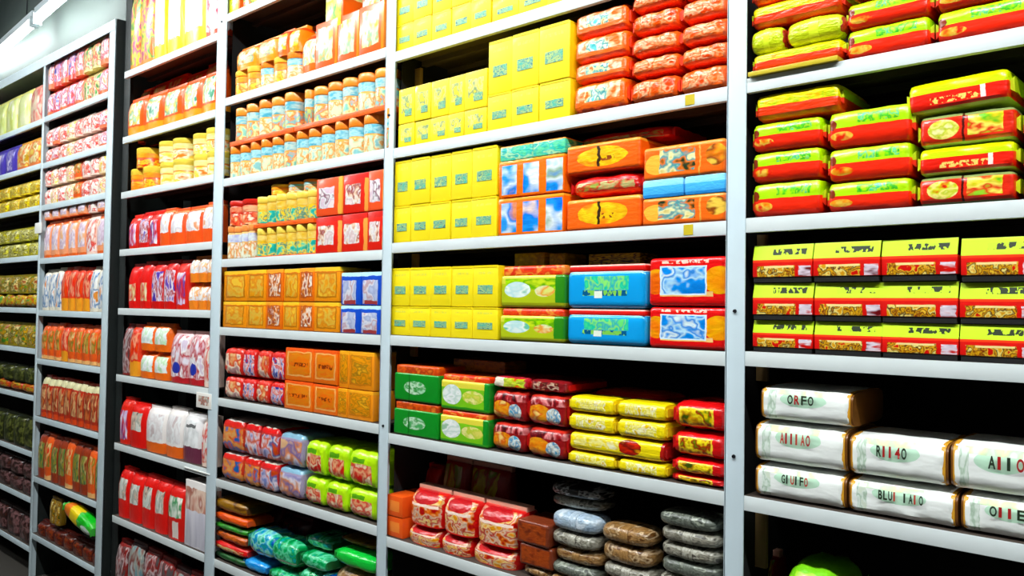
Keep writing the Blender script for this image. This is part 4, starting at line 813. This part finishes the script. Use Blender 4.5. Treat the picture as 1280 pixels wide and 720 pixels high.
for it in ITEMS:
    if len(it[0]['label'].split()) > 16: print('LONG LABEL', it[0]['label'])
print('ITEMS', len(ITEMS))

# ------------------------------------------------------------------ the room
def struct(name, me):
    o = link(name, me); o['kind'] = 'structure'; return o
wallm = plain('pale_green_grey_paint', '#3c4642', .8, 0, .12, 1.5)
olive = plain('olive_paint', '#7c7d4c', .8, 0, .2, 2)
ceilm = plain('ceiling_paint', '#eef2f4', .85, 0, .1, 1)
floorm = plain('grey_terrazzo', '#45413c', .45, 0, .35, 40)
XL, XR, YB, YF, ZC = -6.0, 6.6, .62, -3.2, 4.3
struct('floor', mbox('floor', floorm, XL, XR, YF, YB, -.05, 0, r=0))
struct('ceiling', mbox('ceiling', ceilm, XL, XR, YF, YB, ZC, ZC+.05, r=0))
struct('wall_back', mbox('wall_back', wallm, XL, XR, YB, YB+.1, -.05, ZC+.05, r=0))
struct('wall_front', mbox('wall_front', plain('aisle_far_side', '#3a3835', .8, 0, .3, 3), XL, XR, YF-.1, YF, -.05, ZC+.05, r=0))
struct('wall_left', mbox('wall_left', wallm, XL-.1, XL, YF-.1, YB+.1, -.05, ZC+.05, r=0))
struct('wall_right', mbox('wall_right', wallm, XR, XR+.1, YF-.1, YB+.1, -.05, ZC+.05, r=0))
# dark ceiling beam and hanging tube lights
def tube(name, c, L, ang, lab, pw, seen=True):
    t = empty(name); t.location = c; t.rotation_euler = (0, 0, ang); t['label'] = lab; t['category'] = 'tube light'
    hs = plain('lamp_housing', '#e8eef0', .4, 0, .05, 8)
    link('housing', mbox('housing', hs, -L/2, L/2, -.020, .020, .03, .085, r=.004), t)
    em = bpy.data.materials.get('tube_glow') or bpy.data.materials.new('tube_glow'); em.use_nodes = True
    b = em.node_tree.nodes['Principled BSDF']; b.inputs['Base Color'].default_value = (1, 1, 1, 1); b.inputs['Emission Color'].default_value = (.93, 1, 1, 1); b.inputs['Emission Strength'].default_value = 55
    link('tube', loft('tube', em, 'x', L-.06, lambda q: (.016, .016), 2, seg=12, st=[-1, 1], base=False), t, (0, 0, -.022))
    for sg in (-1, 1):
        link('end_cap', mbox('end_cap', hs, *sorted((sg*(L/2-.03), sg*L/2)), -.03, .03, -.045, .04, r=.003), t)
        link('suspension_rod', mbox('suspension_rod', hole, sg*L*.35-.004, sg*L*.35+.004, -.004, .004, .085, ZC-c[2], r=0), t)
    ld = bpy.data.lights.new('tube_lamp', 'AREA'); ld.shape = 'RECTANGLE'; ld.size = L-.1; ld.size_y = .07; ld.energy = pw; ld.color = (.95, 1, 1)
    lo = bpy.data.objects.new('lamp_light', ld); C.objects.link(lo); lo.parent = t; lo.location = (0, 0, -.05)
    return t
PWR = 22
def lamp_at(px, py, z):     # where the ray through a pixel meets the height z
    v = fw+r2*((px-640)/F)+u2*((360-py)/F); t = (z-CZ)/v.z
    return Vector((CX+v.x*t, CY+v.y*t, z))
zl_ = 3.75
A_, B_ = lamp_at(2, 64, zl_), lamp_at(43, 27, zl_); B2, D_ = lamp_at(45, 25, zl_), lamp_at(86, -9, zl_)
print('lamp', A_, B_, D_, (B_-A_).length)
dirv = (D_-A_).normalized(); ang = math.atan2(dirv.y, dirv.x)
Lm = (B_-A_).length
tube('tube_light', B_-dirv*(Lm/2+.25)+Vector((0, 0, 0)), Lm+.5, ang, 'white ceiling tube light at the picture edge, lower left one', 4)
tube('tube_light', B2+dirv*.62, 1.2, ang, 'white ceiling tube light continuing up towards the racks, upper right one', 5)
tube('tube_light', Vector((-3.6, -2.3, 3.7)), 1.2, 0, 'added unseen tube light beyond the left picture edge over the aisle', 14)  # added, unseen: brightens the ceiling at the far left
for i, x in enumerate((-.5, 1.2, 2.7, 4.2, 5.6)):  # leftmost one is added, unseen, to brighten the left rack
    t = tube('tube_light', Vector((x, -1.2, 3.55)), 1.2, 0, 'ceiling tube light above the aisle, %s one out of view' % ['first, an added', 'second', 'third', 'fourth', 'fifth'][i], PWR)
bpy.context.scene.world = bpy.data.worlds.new('world'); bpy.context.scene.world.use_nodes = True
bpy.context.scene.world.node_tree.nodes['Background'].inputs[0].default_value = (.6, .7, .8, 1)
bpy.context.scene.world.node_tree.nodes['Background'].inputs[1].default_value = .1
vs = bpy.context.scene.view_settings
vs.view_transform = 'Standard'; vs.look = 'None'; vs.gamma = 1; vs.exposure = 0.68; vs.use_curve_mapping = False
